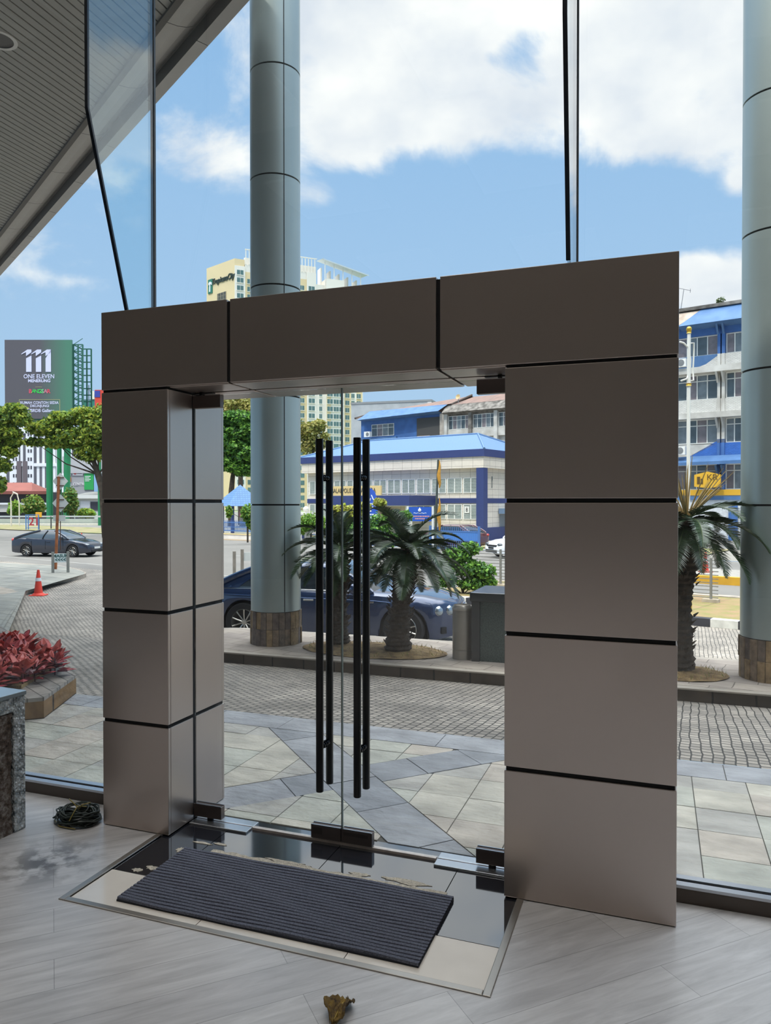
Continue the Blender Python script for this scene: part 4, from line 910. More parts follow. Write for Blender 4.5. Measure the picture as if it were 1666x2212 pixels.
# row in the middle distance
so=ST(1100,94,-1.05); sh=thing('shophouse_row',so,'weathered four-storey shophouse row with blue-painted end behind the police station','building',rz=STREET)
WL=26.6
def zrel(py,zc): return PZ(py,zc)+1.05
MB().box(-WL,8,.4,14,0,15.0).build('wall',wstain,sh)
bay=4.15
for k in range(4):                              # white bays
    x1=6.0-bay*k; x0=x1-bay+.55
    if k<3 or True:
        shop_front(sh,x0,x1,13.55,15.55,.25,5); MB().box(x0-.55,x0,-.3,.4,11.2,16.2).build('pilaster',wstain if k!=2 else grime,sh)
        MB().box(x0,x1,.0,.3,12.3,13.5).build('spandrel',wstain,sh)
        MB().wallpoly([(x0-.5,16.1),(x0-.1,16.1),(x0-.05,15.2)],.5).build('bracket',wstain,sh)
x0w=6.0-bay*4+.0
MB().add([(x0w,-.9,16.0),(8,-.9,16.0),(8,.6,17.3),(x0w,.6,17.3),(x0w,.4,15.6),(8,.4,15.6)],[(0,1,2,3),(0,4,5,1)]).build('concrete_eave',grime,sh)
MB().add([(x0w+.8,.5,17.25),(8,.5,17.25),(8,7,19.2),(x0w+.8,7,19.2),(8,13.5,17.2),(x0w+.8,13.5,17.2)],[(0,1,2,3),(3,2,4,5),(0,3,5)]).build('roof',rooft,sh)
# blue end
MB().box(-WL,x0w,.2,.42,10,16.2).build('blue_wall',deep_b,sh)
shop_front(sh,-WL+2.2,-WL+6.6,13.3,15.2,.2,4); MB().box(-WL+1.6,-WL+7.2,-.1,.2,11.2,13.1).build('blue_spandrel',sky_b,sh)
MB().box(x0w-5.0,x0w-.6,-.02,.2,11.4,15.6).build('loggia_shade',mat('painted_recess_shade','#4b4a49',.9),sh); MB().box(x0w-4.8,x0w-2.6,-.2,-.05,11.6,12.9).build('boxed_unit',mat('beige_unit','#b9a597',.8),sh)  # solid box; the open loggia's shade is put into its dark colour
MB().box(x0w-.7,x0w+.1,-.3,.4,10,16).build('rust_pipe_pilaster',mat('grimy_white','#a79d92',.9,var=.3,vs=1.5),sh)
MB().add([(-WL+.6,-1.6,15.9),(x0w-.4,-1.2,16.3),(x0w+.3,.4,17.4),(-WL+1.6,.4,17.4),(-WL+.6,.3,15.8),(x0w-.4,.3,16.0)],[(0,1,2,3),(0,4,5,1)]).build('blue_eave',sky_b,sh)
MB().add([(-WL-.6,-.6,16.3),(x0w+.8,.3,17.4),(x0w+.8,6.5,19.3),(-WL-.6,6.5,18.2),(x0w+.8,13,17.4),(-WL-.6,13,16.3)],[(0,1,2,3),(3,2,4,5)]).build('tiled_roof',rooft,sh)
MB().tube([(-WL-.6,-.6,16.35),(-WL-.6,6.5,18.25)],.16,6).tube([(x0w+.8,.4,17.3),(x0w+.8,6.5,19.4)],.16,6).tube([(8,.5,17.3),(8,7,19.3)],.18,6).build('verge_board',mat('verge_dark','#4f443d',.8),sh)
# lower light-blue canopies at its right end
MB().add([(2.2,-1.6,10.2),(8,-1.6,10.2),(8,.3,12.2),(3.4,.3,12.2)],[(0,1,2,3)]).add([(2.2,-1.6,9.7),(8,-1.6,9.7),(8,-1.6,10.2),(2.2,-1.6,10.2)],[(0,1,2,3)]).build('blue_canopy',sky_b,sh); shop_front(sh,2.0,8,7.4,9.4,.2,6)
MB().box(-1.5,2.0,-.5,.4,10.0,11.0).build('mossy_ledge',grime,sh); MB().box(-14,-1.5,-.5,.4,10.4,11.2).build('mossy_ledge',grime,sh)
t=thing('air_conditioner',ST(795,92.6,0),'white air conditioner unit on the blue end of the shophouse row','air conditioner',rz=STREET); t.location.z=PZ(946,119)
MB().box(-.55,.55,-.3,.25,0,.85).build('casing',mat('ac_white','#e4e2dc',.6),t); MB().lathe([(.3,0),(.3,.02),(.05,.02)],20,M=Matrix.Translation((.12,-.3,.42))@Matrix.Rotation(math.pi/2,4,'X')).build('fan_grille',mat('ac_grille','#77797a',.6),t); MB().box(-1.2,1.2,-.8,.9,-.35,-.25).build('ledge',sky_b,t)
t=thing('satellite_dish',ST(990,95.5,0),'small round satellite dish above the shophouse roof','satellite dish',rz=STREET); t.location.z=PZ(851,108)
MB().lathe([(.0001,0),(.2,.03),(.38,.12)],20,M=Matrix.Rotation(1.25,4,'X'),caps=False).build('dish',mat('dish_tan','#c4a877',.6),t,smooth=True); MB().tube([(0,0,0),(0,.1,-2.2)],.05,6).build('mast',mat('pole_grey','#8a8d90',.5),t)
# buildings behind that row
b=thing('concrete_block_building',PT(800,150,-1.05),'plain grey concrete building behind the shophouse roof','building',rz=STREET+.35)
MB().box(-4,12.5,0,12,0,22.6).build('wall',mat('bare_concrete','#b9bcbd',.9,col2='#a3a6a8',vs=.5,detail=8),b); MB().box(-4.1,12.6,-.1,12.1,22.6,23.0).build('parapet',mat('parapet_grey','#8d8f90',.9),b); MB().box(11.8,12.6,-.15,0,0,22.5).build('pilaster',mat('pale_pilaster','#d3d0cb',.8),b)
b=thing('green_glass_building',PT(893,170,-1.05),'pale green glazed building peeping over the shophouse roof','building',rz=STREET+.3)
MB().box(0,11,0,9,0,23.5).build('wall',brick_mat('green_glazing','#8fd0bd','#7fc3b2','#bfe4da',.9,1.6,.08,off=0,vert=True,rough=.3,bump=0,var=.1),b); MB().box(-.2,6,-.4,0,22.2,24.2).build('green_parapet',mat('mint_parapet','#a8dccb',.6),b)
b=thing('white_stair_building',PT(986,188,-1.05),'white building behind the shophouse roof beside the green one','building',rz=STREET+.3)
MB().box(0,14,0,9,0,27).build('wall',mat('white_far_wall','#e1dedd',.8,var=.06,vs=.4),b)
for k in range(4): MB().box(1.2+2.2*k,1.5+2.2*k,-.2,0,18,27).build('fin',mat('fin_grey','#c2c0c2',.8),b)
# shophouse at the right
so=ST(1500,59.7,-1.05); sh2=thing('shophouse',so,'white and blue shophouse block seen between the portal and right column','building',rz=STREET)
def rx(px): return (ST(px,59.7)-ST(1500,59.7)).length*(1 if px>=1500 else -1)
XL,XR=-12.0,rx(1640); z=lambda py:zrel(py,56.5)
MB().box(XL,XR,.4,12,0,z(668)).build('wall',wstain,sh2)
brickb=brick_mat('blue_brick','#3f74c4','#3869b6','#2b56a0',.24,.085,.012,vert=True,rough=.7,bump=.4,var=.1); brickw=brick_mat('white_brick','#d9d6cf','#cfccc5','#aeaaa4',.24,.085,.012,vert=True,rough=.7,bump=.4,var=.1)
mid=rx(1556)
rows=[(z(768),z(725)),(z(863),z(808)),(z(958),z(905)),(z(1058),z(1003))]
for i,(a,b_) in enumerate(rows):
    shop_front(sh2,rx(1462)-.1,mid-.22,a,b_,.3,4,trans=.74 if i else .98); shop_front(sh2,mid+.32,XR,a,b_,.3,4,trans=.74 if i else .98); shop_front(sh2,XL,rx(1462)-.5,a,b_,.3,9,trans=.74)
MB().wallpoly([(XL,z(725)),(XR,z(725)),(XR,z(690)),(XL,z(690))],.3).build('blue_head_wall',deep_b,sh2)
MB().add([(rx(1472),-1.1,z(705)),(XR,-1.1,z(705)),(XR,.5,z(664)),(rx(1510),.5,z(664)),(rx(1472),.3,z(712)),(XR,.3,z(712))],[(0,1,2,3),(0,4,5,1)]).build('blue_eave',sky_b,sh2)
MB().add([(XL,-.9,z(700)),(rx(1472),-.9,z(702)),(rx(1510),.45,z(666)),(XL,.45,z(666))],[(0,1,2,3)]).build('peeling_eave',mat('peeling_plaster','#c9b7a6',.9,col2='#8d7d6f',vs=1.3,detail=9),sh2)
MB().box(XL,XR,.3,12.2,z(664),z(657)).build('roof_edge',grime,sh2)
for zt,zb_ in ((795,808),(893,905)): MB().box(XL,XR,-.75,.4,z(zb_),z(zt)).build('slab_edge',wstain,sh2)
# painted zigzags: each spandrel is half blue, half white along a slanting line
MB().wallpoly([(XL,z(795)),(rx(1497),z(795)),(rx(1524),z(787)),(mid-.05,z(768)),(XL,z(768))],.12).build('blue_spandrel',sky_b,sh2); MB().wallpoly([(rx(1497),z(795)),(XR,z(795)),(XR,z(768)),(mid-.04,z(768)),(rx(1524),z(787))],.11).build('white_spandrel',brickw,sh2)
MB().wallpoly([(XL,z(893)),(XR,z(893)),(XR,z(863)),(XL,z(863))],.12).build('white_spandrel',brickw,sh2)
MB().wallpoly([(rx(1487),z(986)),(XR,z(986)),(XR,z(958)),(mid,z(958)),(mid,z(950))],.12).build('blue_spandrel',brickb,sh2); MB().wallpoly([(XL,z(1000)),(rx(1487),z(986)),(mid-.3,z(960)),(XL,z(958))],.11).build('white_spandrel',wstain,sh2)
MB().add([(XL,-1.0,z(1003)),(rx(1480),-1.0,z(1000)),(XR,-1.0,z(997)),(XR,-.1,z(984)),(rx(1490),-.1,z(985)),(XL,-.1,z(996))],[(0,1,4,5),(1,2,3,4)]).add([(XL,-1,z(1010)),(XR,-1,z(1004)),(XR,-1,z(997)),(XL,-1,z(1003))],[(0,1,2,3)]).build('blue_canopy',sky_b,sh2)
for i,(zt,zb_,m_) in enumerate(((768,690,deep_b),(795,768,wstain),(893,808,wstain),(958,905,wstain),(1058,950,deep_b))):
    MB().box(mid-.22,mid-.02,-.1,.4,z(zb_),z(zt)).box(mid+.08,mid+.3,-.1,.4,z(zb_),z(zt)).build('twin_pilaster',m_,sh2)
for pt,m_ in ((705,sky_b),(808,wstain),(905,wstain),(1006,sky_b)):
    for s in (-.26,.14): MB().add([(mid+s,-.75,z(pt)),(mid+s+.14,-.75,z(pt)),(mid+s+.14,-.1,z(pt+22)),(mid+s,-.1,z(pt+22)),(mid+s,-.1,z(pt)),(mid+s+.14,-.1,z(pt))],[(0,1,2,3),(0,3,4),(1,5,2)]).build('bracket',m_,sh2)
MB().box(XL,XR,-.2,.38,0,z(1062)).build('shop_wall',mat('shop_white','#d6d8da',.8,var=.1),sh2); MB().box(mid-3.8,mid+2.4,-.32,-.2,z(1070),z(1058)).build('yellow_fascia',mat('sign_yellow','#dba82c',.6),sh2); MB().box(XL,XR,-.3,-.2,z(1080),z(1072)).build('blue_strip',sky_b,sh2); MB().box(rx(1590)-.4,rx(1590)+.2,-.5,-.3,0,2.6).build('blue_shutter',deep_b,sh2)
for px_,py_,lb in ((1470,792,'white air conditioner on the blue spandrel of the shophouse'),(1469,982,'round-fan air conditioner low on the white shophouse wall')):
    t=thing('air_conditioner',ST(px_,59.1,z(py_)-1.05),lb,'air conditioner',rz=STREET); MB().box(-.45,.45,-.35,.1,0,.62).build('casing',mat('ac_white','#e4e2dc',.6),t); MB().lathe([(.25,0),(.25,.02),(.05,.03)],20,M=Matrix.Translation((.08,-.352,.31))@Matrix.Rotation(math.pi/2,4,'X')).build('fan_grille',mat('ac_grille','#77797a',.6),t)
t=thing('roof_plant',ST(1555,60.5,z(658)-1.05),'small weed growing on the roof edge of the right shophouse','plant'); leaves(MB(),[((0,0,.3),(.3,.3,.3))],120,.22,3).build('leaves',mat('weed_dark','#5d6b45',.8),t); MB().tube([(0,0,-.05),(0,0,.3)],.02,5).build('stem',mat('twig','#5a4a38',.9),t)
t=thing('tv_antenna',ST(1468,60.2,z(664)-1.05),'thin television antenna on the roof above the portal corner','antenna'); MB().tube([(0,0,-.1),(.25,0,1.75)],.022,5).tube([(-.2,0,1.9),(.75,0,1.6)],.02,5).tube([(.7,0,1.45),(.72,0,1.75)],.018,5).build('mast',mat('antenna_grey','#6b6d72',.5),t)
sgn=thing('yellow_sign',ST(1528,58.6,z(1055)-1.05),'yellow hexagonal shop sign with dark letters above the right palm','sign',rz=STREET); w=.92
MB().wallpoly([(-w,.12),(-w,1.0),(.0,1.22),(w,.98),(w,.1),(0,0)],.18).build('board',mat('sign_yellow','#dba82c',.6),sgn); text('KR','lettering',.62,mat('sign_brown','#5a4212',.6),sgn,(.34,-.012,.78),sx=1.0)
MB().box(-.72,-.5,-.02,0,.3,.85).box(-.46,-.3,-.02,0,.3,.7).build('logo',mat('sign_brown','#5a4212',.6),sgn)
# ------------------------------------------------------------------ hotel tower far behind
TWL=math.radians(20+23.7); tz=300
tw=thing('hotel_tower',PT(508,tz,-1.05),'tall cream and white hotel tower with rooftop sign behind the lintel','building',rz=TWL)
cream=mat('tower_cream','#d9c49a',.8,var=.03,vs=.1); twhite=mat('tower_white','#e3ddd2',.8,var=.03,vs=.1); twin=mat('tower_window','#5f7f7c',.2,col2='#46605f',vs=.3,spec=.8)
H1=100.3
MB().prism([(0,0),(4,.1),(4,18),(-7.8,17.6)],0,H1).build('end_wall',cream,tw)
MB().box(0.02,4.2,-.35,18,0,97.5).box(34,38,-.2,18,0,94).box(38,46,-1.6,18,0,96.5).box(46,55,-.4,18,0,93.5).build('white_bay',twhite,tw)
MB().box(4.2,34,.0,18,0,98.5).box(8.5,12,-.5,0,0,98.5).box(30,34,-.5,0,0,98.5).build('main_block',twhite,tw)
MB().box(4.2,8,-.08,0,0,95.5).box(12,15,-.08,0,0,95.5).box(26.5,30,-.08,0,0,95.5).box(38.2,40,-1.7,-1.6,0,91).box(46.6,49.5,-.5,-.4,0,88).box(52,54.6,-.5,-.4,0,88).build('cream_panel',cream,tw)
mb=MB()
for i in range(22): 
    x=4.4+i*1.38; mb.box(x,x+.28,-.3,-.0,98.5,104.5)
mb.box(4.2,34.4,-.4,0,104.3,104.6); mb.box(4.2,34.4,1,2,98.5,101.5); mb.build('roof_louvre',twhite,tw)
stl=mat('tower_steel','#8b959c',.5,.4)
mb=MB()
for i in range(5): x=37.5+4*i; mb.box(x,x+.25,-1.4,-1.1,93,103.6-.85*i); mb.box(x-.1,x+.5,4,8,90,102.4-.85*i)
MB().add([(36.5,-2.4,104.4),(57,-2.4,100.0),(57,7,101.2),(36.5,7,106),(36.5,-2.4,103.9),(57,-2.4,99.5)],[(0,1,2,3),(0,4,5,1)]).build('pergola_roof',mat('pergola_grey','#b9c3c9',.6),tw); mb.build('pergola_frame',twhite,tw)
wmesh=None; spots=[]
for fl in range(31):
    z0=3.1*fl+1.0
    for (x,y,w) in ((2.2,-.36,2.6),(6.2,-.09,2.2),(10.2,-.51,2.6),(13.4,-.09,1.8),(27.9,-.09,2.0),(32,-.51,2.6),(36,-.21,1.2),(39.6,-1.71,2.4),(42.4,-1.61,2.2),(44.6,-1.61,1.6),(47.8,-.51,1.8),(50.4,-.41,1.4),(53,-.51,1.8)):
        if z0+2<(97 if x<5 else 95 if x<35 else 90.5 if x<46 else 87.5): spots.append((x,y,z0,w))
for x_ in (16.5,19.5,22.5): 
    for fl in range(31): spots.append((x_,-.01,3.1*fl+1,2.0))
def seen(s):
    zc=tz+.4*s[0]; py=HZ-(s[2]-2.75)*FP/zc; return (540<py<650)*2+(850<py<965)*(s[0]>25)
spots.sort(key=lambda s:-seen(s)); rest=MB(); base=None
for i,(x,y,z0,w) in enumerate(spots):
    if i<96:
        if base is None:
            m_=MB(); m_.box(-.5,.5,-.06,.02,0,1.85,0); m_.box(-.02,.02,-.09,-.06,0,1.85,1); m_.box(-.56,.56,-.25,.02,-.25,-.05,1)
            base=m_.build('window',[twin,twhite],tw); o=base
        else: o=base.copy(); COL.objects.link(o)
        o.parent=tw; o.location=(x,y,z0); o.scale=(w,1,1)
    else: rest.box(x-w/2,x+w/2,y-.06,y+.02,z0,z0+1.85)
rest.build('windows',twin,tw)['kind']='stuff'
LA=math.atan2(17.6,-7.8)                         # the blank end wall carries the sign
q=thing('tmp',(0,0,0),None,None); bpy.data.objects.remove(q)
ldir=Vector((-7.8,17.6,0)).normalized(); lrz=math.atan2(-ldir.y,-ldir.x)
def onend(s,z,d=.12): n_=Vector((-ldir.y,ldir.x,0)); p=ldir*s; return (p.x+n_.x*d, p.y+n_.y*d, z)
dkl=mat('tower_sign_letters','#2d3b36',.6)
text('TropicanaCity','lettering',3.3,dkl,tw,onend(7.6,93.6,.2),(math.pi/2,math.radians(0),lrz),shear=.25,sx=.80,depth=.15,bold=.07)
M=Matrix.Translation(onend(16.4,92.6,.0))@Matrix.Rotation(lrz,4,'Z')
MB().box(-1.5,1.5,-.3,.0,-3.2,2.6,M=M).build('logo_board',mat('logo_green','#2f7361',.6),tw)
mb=MB(); mb.tube([M@Vector((0,-.4,-2.6)),M@Vector((.1,-.4,.6))],[.35,.25],6)
for a in (-.3,.4,1.2,1.9,2.7,3.4): mb.tube([M@Vector((.1,-.4,.7)),M@Vector((.1+.9*math.cos(a),-.4,.7+.75*math.sin(a))),M@Vector((.1+1.5*math.cos(a),-.4,.6+.9*math.sin(a)-.3))],[.22,.2,.05],5)
mb.build('palm_logo',mat('white_lettering','#e8ecf4',.6),tw)
M2=Matrix.Rotation(lrz,4,'Z'); M=Matrix.Translation(onend(8.6,0,.0))@M2
MB().box(-3.0,3.0,-.15,.05,50,88.3,M=M).build('glazed_panel',brick_mat('dark_glazing','#4d4a41','#57544a','#8a7f68',.9,1.5,.1,off=0,vert=True,rough=.3,bump=0,var=.1),tw)
# ------------------------------------------------------------------ billboard and city at the left
BZ=110; k=BZ/FP; bo=PT(84.5,BZ,-1.05); bb=thing('billboard',bo,'huge grey and green advertising billboard on green steel posts','billboard',rz=YAW)
def bx(px): return (px-84.5)*k
def bzz(py): return PZ(py,BZ)+1.05
m=mat('billboard_print','#59565b',.7); nt=m.node_tree; L=nt.links.new; tc=nt.nodes['Texture Coordinate']; sp=nt.nodes.new('ShaderNodeSeparateXYZ'); L(tc.outputs['Object'],sp.inputs[0]); rp=nt.nodes.new('ShaderNodeMapRange'); rp.inputs['From Min'].default_value=0.2; rp.inputs['From Max'].default_value=4.2; L(sp.outputs[0],rp.inputs[0]); cr=nt.nodes.new('ShaderNodeValToRGB'); cr.color_ramp.elements[0].color=(*lin('#565258'),1); cr.color_ramp.elements[1].color=(*lin('#477a63'),1); L(rp.outputs[0],cr.inputs[0]); L(cr.outputs[0],nt.nodes['Principled BSDF'].inputs['Base Color'])
MB().box(bx(12),bx(157),0,.25,bzz(905),bzz(735)).build('panel',m,bb)
lil=mat('lilac_white','#d3d2ea',.6); stem_=MB()
for i in range(3):
    x0=58.5+21*i; top=756; stem_.wallpoly([(bx(x0),bzz(804)),(bx(x0+11.5),bzz(804)),(bx(x0+11.5),bzz(top+(14 if i<2 else 0))),(bx(x0+11.5),bzz(top if i==2 else 769)),(bx(x0),bzz(775))],-.06)
    stem_.wallpoly([(bx(x0-10),bzz(765)),(bx(x0+3),bzz(756)),(bx(x0+11.5),bzz(756)),(bx(x0+11.5),bzz(762)),(bx(x0),bzz(770)),(bx(x0),bzz(761.5)),(bx(x0-10),bzz(766.5))],-.06)
stem_.build('logo',lil,bb)
text('ONE ELEVEN','lettering',.86,lil,bb,(bx(86),-.03,bzz(814)),sx=.92,bold=.012); text('MENERUNG','lettering',.60,lil,bb,(bx(86.5),-.03,bzz(823.5)),sx=1.02,bold=.02)
for i,(ch,cc) in enumerate(zip('BANGSAR',('#e0526a','#38b54a','#2fc24a','#35cf52','#7ad08a','#c77a8a','#e0445c'))): text(ch,'lettering',.82,mat('letter_%s'%cc[1:],cc,.6),bb,(bx(67+6.6*i),-.03,bzz(846)),bold=.015)
text('RUMAH CONTOH SEDIA','lettering',.56,lil,bb,(bx(86.5),-.03,bzz(870.5)),sx=.90,bold=.01); text('DIKUNJUNGI','lettering',.52,lil,bb,(bx(87),-.03,bzz(877.5)),sx=.92,bold=.01); text('BRDB Gallery','lettering',.66,lil,bb,(bx(92.5),-.03,bzz(887.5)),sx=.92,bold=.012)
MB().lathe([(.21,-.02),(.21,.02),(.27,.02),(.27,-.02),(.21,-.02)],20,M=Matrix.Translation((bx(64),-.03,bzz(887)))@Matrix.Rotation(math.pi/2,4,'X'),caps=False).build('ring_icon',lil,bb)
fr_=mat('gold_line','#a9a77a',.6); MB().box(bx(42.5),bx(131),-.03,0,bzz(864),bzz(863)).box(bx(42.5),bx(43.5),-.03,0,bzz(888),bzz(863)).box(bx(130),bx(131),-.03,0,bzz(888),bzz(863)).box(bx(115),bx(131),-.03,0,bzz(888.5),bzz(887.5)).box(bx(78),bx(92),-.03,0,bzz(837),bzz(836.2)).build('gold_frame',fr_,bb)
gst=mat('green_steel','#1f7a4c',.5,var=.15,vs=.6)
for px_ in (97,118.5,137.5): MB().tube([(bx(px_),1.6+(0 if px_<130 else -.6),0),(bx(px_),1.6,bzz(898))],.47 if px_!=118.5 else .33,12).build('post',gst,bb)
mb=MB()
for xx in (158,168,178):
    for yy in (.4,3.6): mb.box(bx(xx)-.09,bx(xx)+.09,yy-.09,yy+.09,bzz(905),bzz(744))
for i in range(12): zz=bzz(905)+(bzz(744)-bzz(905))*i/11; mb.box(bx(157),bx(178),.35,.5,zz-.07,zz+.07); mb.box(bx(157),bx(178),3.5,3.7,zz-.07,zz+.07); mb.tube([(bx(158),.4,zz),(bx(178),.4,zz+.9)],.05,5); mb.box(bx(157)-.05,bx(157)+.1,.3,3.7,zz-.06,zz+.06)
mb.build('steel_truss',mat('dark_green_steel','#23604f',.6),bb); MB().box(bx(20),bx(178),.3,3.7,bzz(907),bzz(904)).build('catwalk',mat('dark_green_steel','#23604f',.6),bb)
def bldg(nm,px0,px1,py,zc,dep,lb,m,rot=0,cat='building'):
    t=thing(nm,PT(px0,zc,-1.05),lb,cat,rz=YAW+rot); w=(px1-px0)*zc/FP/math.cos(rot); MB().box(0,w,0,dep,0,PZ(py,zc)+1.05).build('wall',m,t); return t,w,PZ(py,zc)+1.05
wst=brick_mat('striped_facade','#5a5860','#6a6870','#e9e7ea',1.45,6.4,.42,off=0,vert=True,rough=.5,bump=0,var=.05)
t,w,h=bldg('white_office_block',-70,176,925,200,15,'white office block with tall slit windows behind the billboard posts',wst)
MB().box(-.2,w+.2,-.4,0,h-1.4,h+.4).box(-.2,w+.2,-.3,0,12.6,13.4).box(w-6.5,w-3.2,-.35,0,0,h).box(9,10.5,-.35,0,0,h).build('white_band',mat('far_white','#e6e5ea',.8),t)
for px_ in (44,57): MB().box((px_+70)*200/FP-.7,(px_+70)*200/FP+.5,-.5,0,0,PZ(996,200)+1).build('dark_panel',mat('brown_panel','#6a5f64',.7),t)
for px_ in (34,66): 
    mb=MB()
    for q_ in range(9): zz=3+q_*2.2; mb.box((px_+70)*200/FP-.5,(px_+70)*200/FP-.1,-.42,-.35,zz,zz+.9); mb.box((px_+70)*200/FP+.2,(px_+70)*200/FP+.6,-.42,-.35,zz,zz+.9)
    MB().box((px_+70)*200/FP-.9,(px_+70)*200/FP+1,-.36,0,0,h-1).build('white_pier',mat('far_white','#e6e5ea',.8),t); mb.build('small_window',mat('far_dark','#4a4852',.6),t)
t,w,h=bldg('shopping_centre',138,300,990,130,14,'grey shopping centre with colourful shop signs at the left',mat('centre_grey','#a5a4a7',.8,var=.04,vs=.2))
MB().box(-.1,w,-.3,0,h-2.6,h+.3).build('parapet_band',mat('centre_grey_light','#b9b8bb',.8),t)
def cx(px): return (px-138)*130/FP
def cz(py): return PZ(py,130)+1.05
for a,b_,c_,d_,m_ in ((145,154,1017,1027,mat('sign_white','#ece7ea',.6)),(158,180,1016,1027,mat('sign_white','#ece7ea',.6)),(145,154,1031,1041,mat('sign_orange','#e07b3c',.6)),(183,203,1019,1058,mat('sign_green','#2fa356',.6)),(204,214,1022,1062,mat('sign_paleblue','#8fb6de',.6))): MB().box(cx(a),cx(b_),-.15,0,cz(d_),cz(c_)).build('shop_sign',m_,t)
MB().lathe([(.0001,0),(.3,0)],16,M=Matrix.Translation((cx(163.5),-.2,cz(1021.5)))@Matrix.Rotation(math.pi/2,4,'X'),caps=False).build('red_logo',mat('logo_red','#c8322f',.6),t); MB().box(cx(168),cx(178),-.18,-.1,cz(1024),cz(1020)).build('sign_bar',mat('sign_bar_grey','#8d8588',.6),t)
text('CENTRE','lettering',.62,mat('sign_white','#ece7ea',.6),t,(cx(172),-.1,cz(1046)),sx=.95,depth=.03)
mb=MB()
for i in range(4): mb.box(cx(185),cx(197-i%2*3),-.2,-.15,cz(1030+i*3.2),cz(1028.6+i*3.2))
mb.build('sign_lines',mat('sign_white','#ece7ea',.6),t)
t,w,h=bldg('red_roofed_market',-60,114,1063,120,9,'low market hall with long red roofs and a dark open front',mat('dark_open_front','#3d3a3f',.8))
def mx_(px): return (px+60)*120/FP
def mz(py): return PZ(py,120)+1.05
redr=mat('red_roof','#8a4f45',.8,var=.1,vs=.6)
MB().box(mx_(-60),mx_(112),-1.0,.4,mz(1067.5),mz(1061)).build('red_fascia',redr,t); MB().add([(mx_(-60),3,mz(1060)),(mx_(50),3,mz(1060)),(mx_(25),7,mz(1040)),(mx_(-60),7,mz(1040))],[(0,1,2,3)]).add([(mx_(50),3,mz(1060)),(mx_(50),11,mz(1060)),(mx_(25),7,mz(1040))],[(0,1,2)]).build('red_roof',redr,t); MB().box(mx_(-60),mx_(114),-.3,.2,mz(1106),mz(1088)).build('pale_wall',mat('market_pale','#c9c4bf',.8,var=.1,vs=.6),t)
MB().box(mx_(-60),mx_(112),-.6,.1,mz(1090),mz(1086)).build('front_ledge',mat('far_white','#e6e5ea',.8),t)
t,w,h=bldg('white_kiosk_building',160,262,1074,112,9,'low white building with a shallow arched roof left of the portal',mat('kiosk_white','#cdccca',.8,var=.05,vs=.3))
mb=MB(); mb.prism([(w*i/10,-.8+0*i) for i in range(11)][::-1]+[(0,5),(w,5)][::1],lambda p:h-.2,lambda p:h+.1+.7*math.sin(math.pi*p[0]/w)); mb.build('arched_roof',mat('kiosk_roof','#d8d6d2',.7),t); MB().box(1.0,2.4,-.1,0,h-1.6,h-.6).build('white_panel',mat('sign_white','#ece7ea',.6),t); MB().box(2.5,4,-.08,0,h-2,h-.7).box(.2,3,-.06,0,.2,1.5).build('dark_opening',mat('far_dark','#4a4852',.6),t)
t,w,h=bldg('netted_scaffold_block',178,300,863,150,14,'tower block wrapped in green safety netting behind the billboard',brick_mat('green_net','#2e7563','#3a8572','#56707a',1.3,2.6,.16,off=0,vert=True,rough=.8,bump=0,var=.25,vs=.5))
MB().tube([(1.0,1,h),(1.0,1,h+3.0)],.1,5).tube([(.5,1,h+1.2),(1.0,1,h+2.6),(1.5,1,h+1.2)],.08,4).build('crane_mast',mat('mast_dark','#5d6870',.6),t); MB().box(1.9,2.5,-.2,.2,h,h+1.6).box(2.7,3.0,-.2,.2,h-.2,h+1.4).build('water_tank',mat('tank_white','#e3e0cf',.6),t)
t=thing('pylon_sign',PT(217,92,-1.05),'red and blue pylon sign on a green post against the portal edge','sign',rz=YAW); MB().tube([(-.1,0,0),(-.1,0,PZ(892,92)+1.05)],.2,10).build('post',gst,t); MB().box(-.55,.8,-.2,.2,PZ(893,92)+1.05,PZ(843,92)+1.05).build('red_board',mat('sign_red','#d4442f',.6),t); MB().box(-.57,.1,-.25,-.2,PZ(859,92)+1.05,PZ(845,92)+1.05).build('blue_emblem',mat('emblem_blue','#33409a',.6),t)
# ------------------------------------------------------------------ far roadside
def rail(nm,px0,px1,zc,h,lb,step,rr_=.035,m_=None):
    t=thing(nm,PT(px0,zc,-1.0),lb,'railing',rz=YAW); L=(px1-px0)*zc/FP; m_=m_ or mat('galvanised','#c9ccca',.5,.4); MB().box(0,L,-.04,.04,h-.1,h+.06).build('top_rail',m_,t)
    x=0
    while x<=L: MB().box(x-.05,x+.05,-.05,.05,0,h).build('post',mat('rail_post','#3f4444',.6),t); x+=step
    return t
rail('guard_rail',-60,300,79,1.32,'long white guard rail along the far side of the road at the left',8.3)
t=thing('road_barrier',PT(-90,94.5,-1.05),'low grey concrete barrier along the highway at the left','barrier',rz=YAW); w=400*92/FP; MB().box(0,w,0,.4,0,.78).build('wall',mat('barrier_grey','#9aa098',.85,var=.1,vs=.8),t); MB().box(0,w,-1.2,-.2,0,.2).build('kerb',mat('pale_kerb','#d3cdbb',.85,var=.1),t)
t=thing('route_sign',PT(70,76,-1.0),'blue-framed sign frame with red number 21 beyond the dark car','sign',rz=YAW); s_=76/FP; fr=mat('frame_blue','#4f7fb8',.5)
mb=MB()
for xx in (-14,-9,13): mb.box(xx*s_-.04,xx*s_+.04,-.04,.04,0,33*s_)
mb.box(-14*s_,13*s_,-.04,.04,32*s_,33*s_); mb.box(-14*s_,13*s_,-.04,.04,4*s_,5*s_); mb.build('frame',fr,t); text('21','lettering',1.12,mat('number_red','#a8323c',.6),t,(.2,-.06,17*s_),depth=.03,bold=.02)
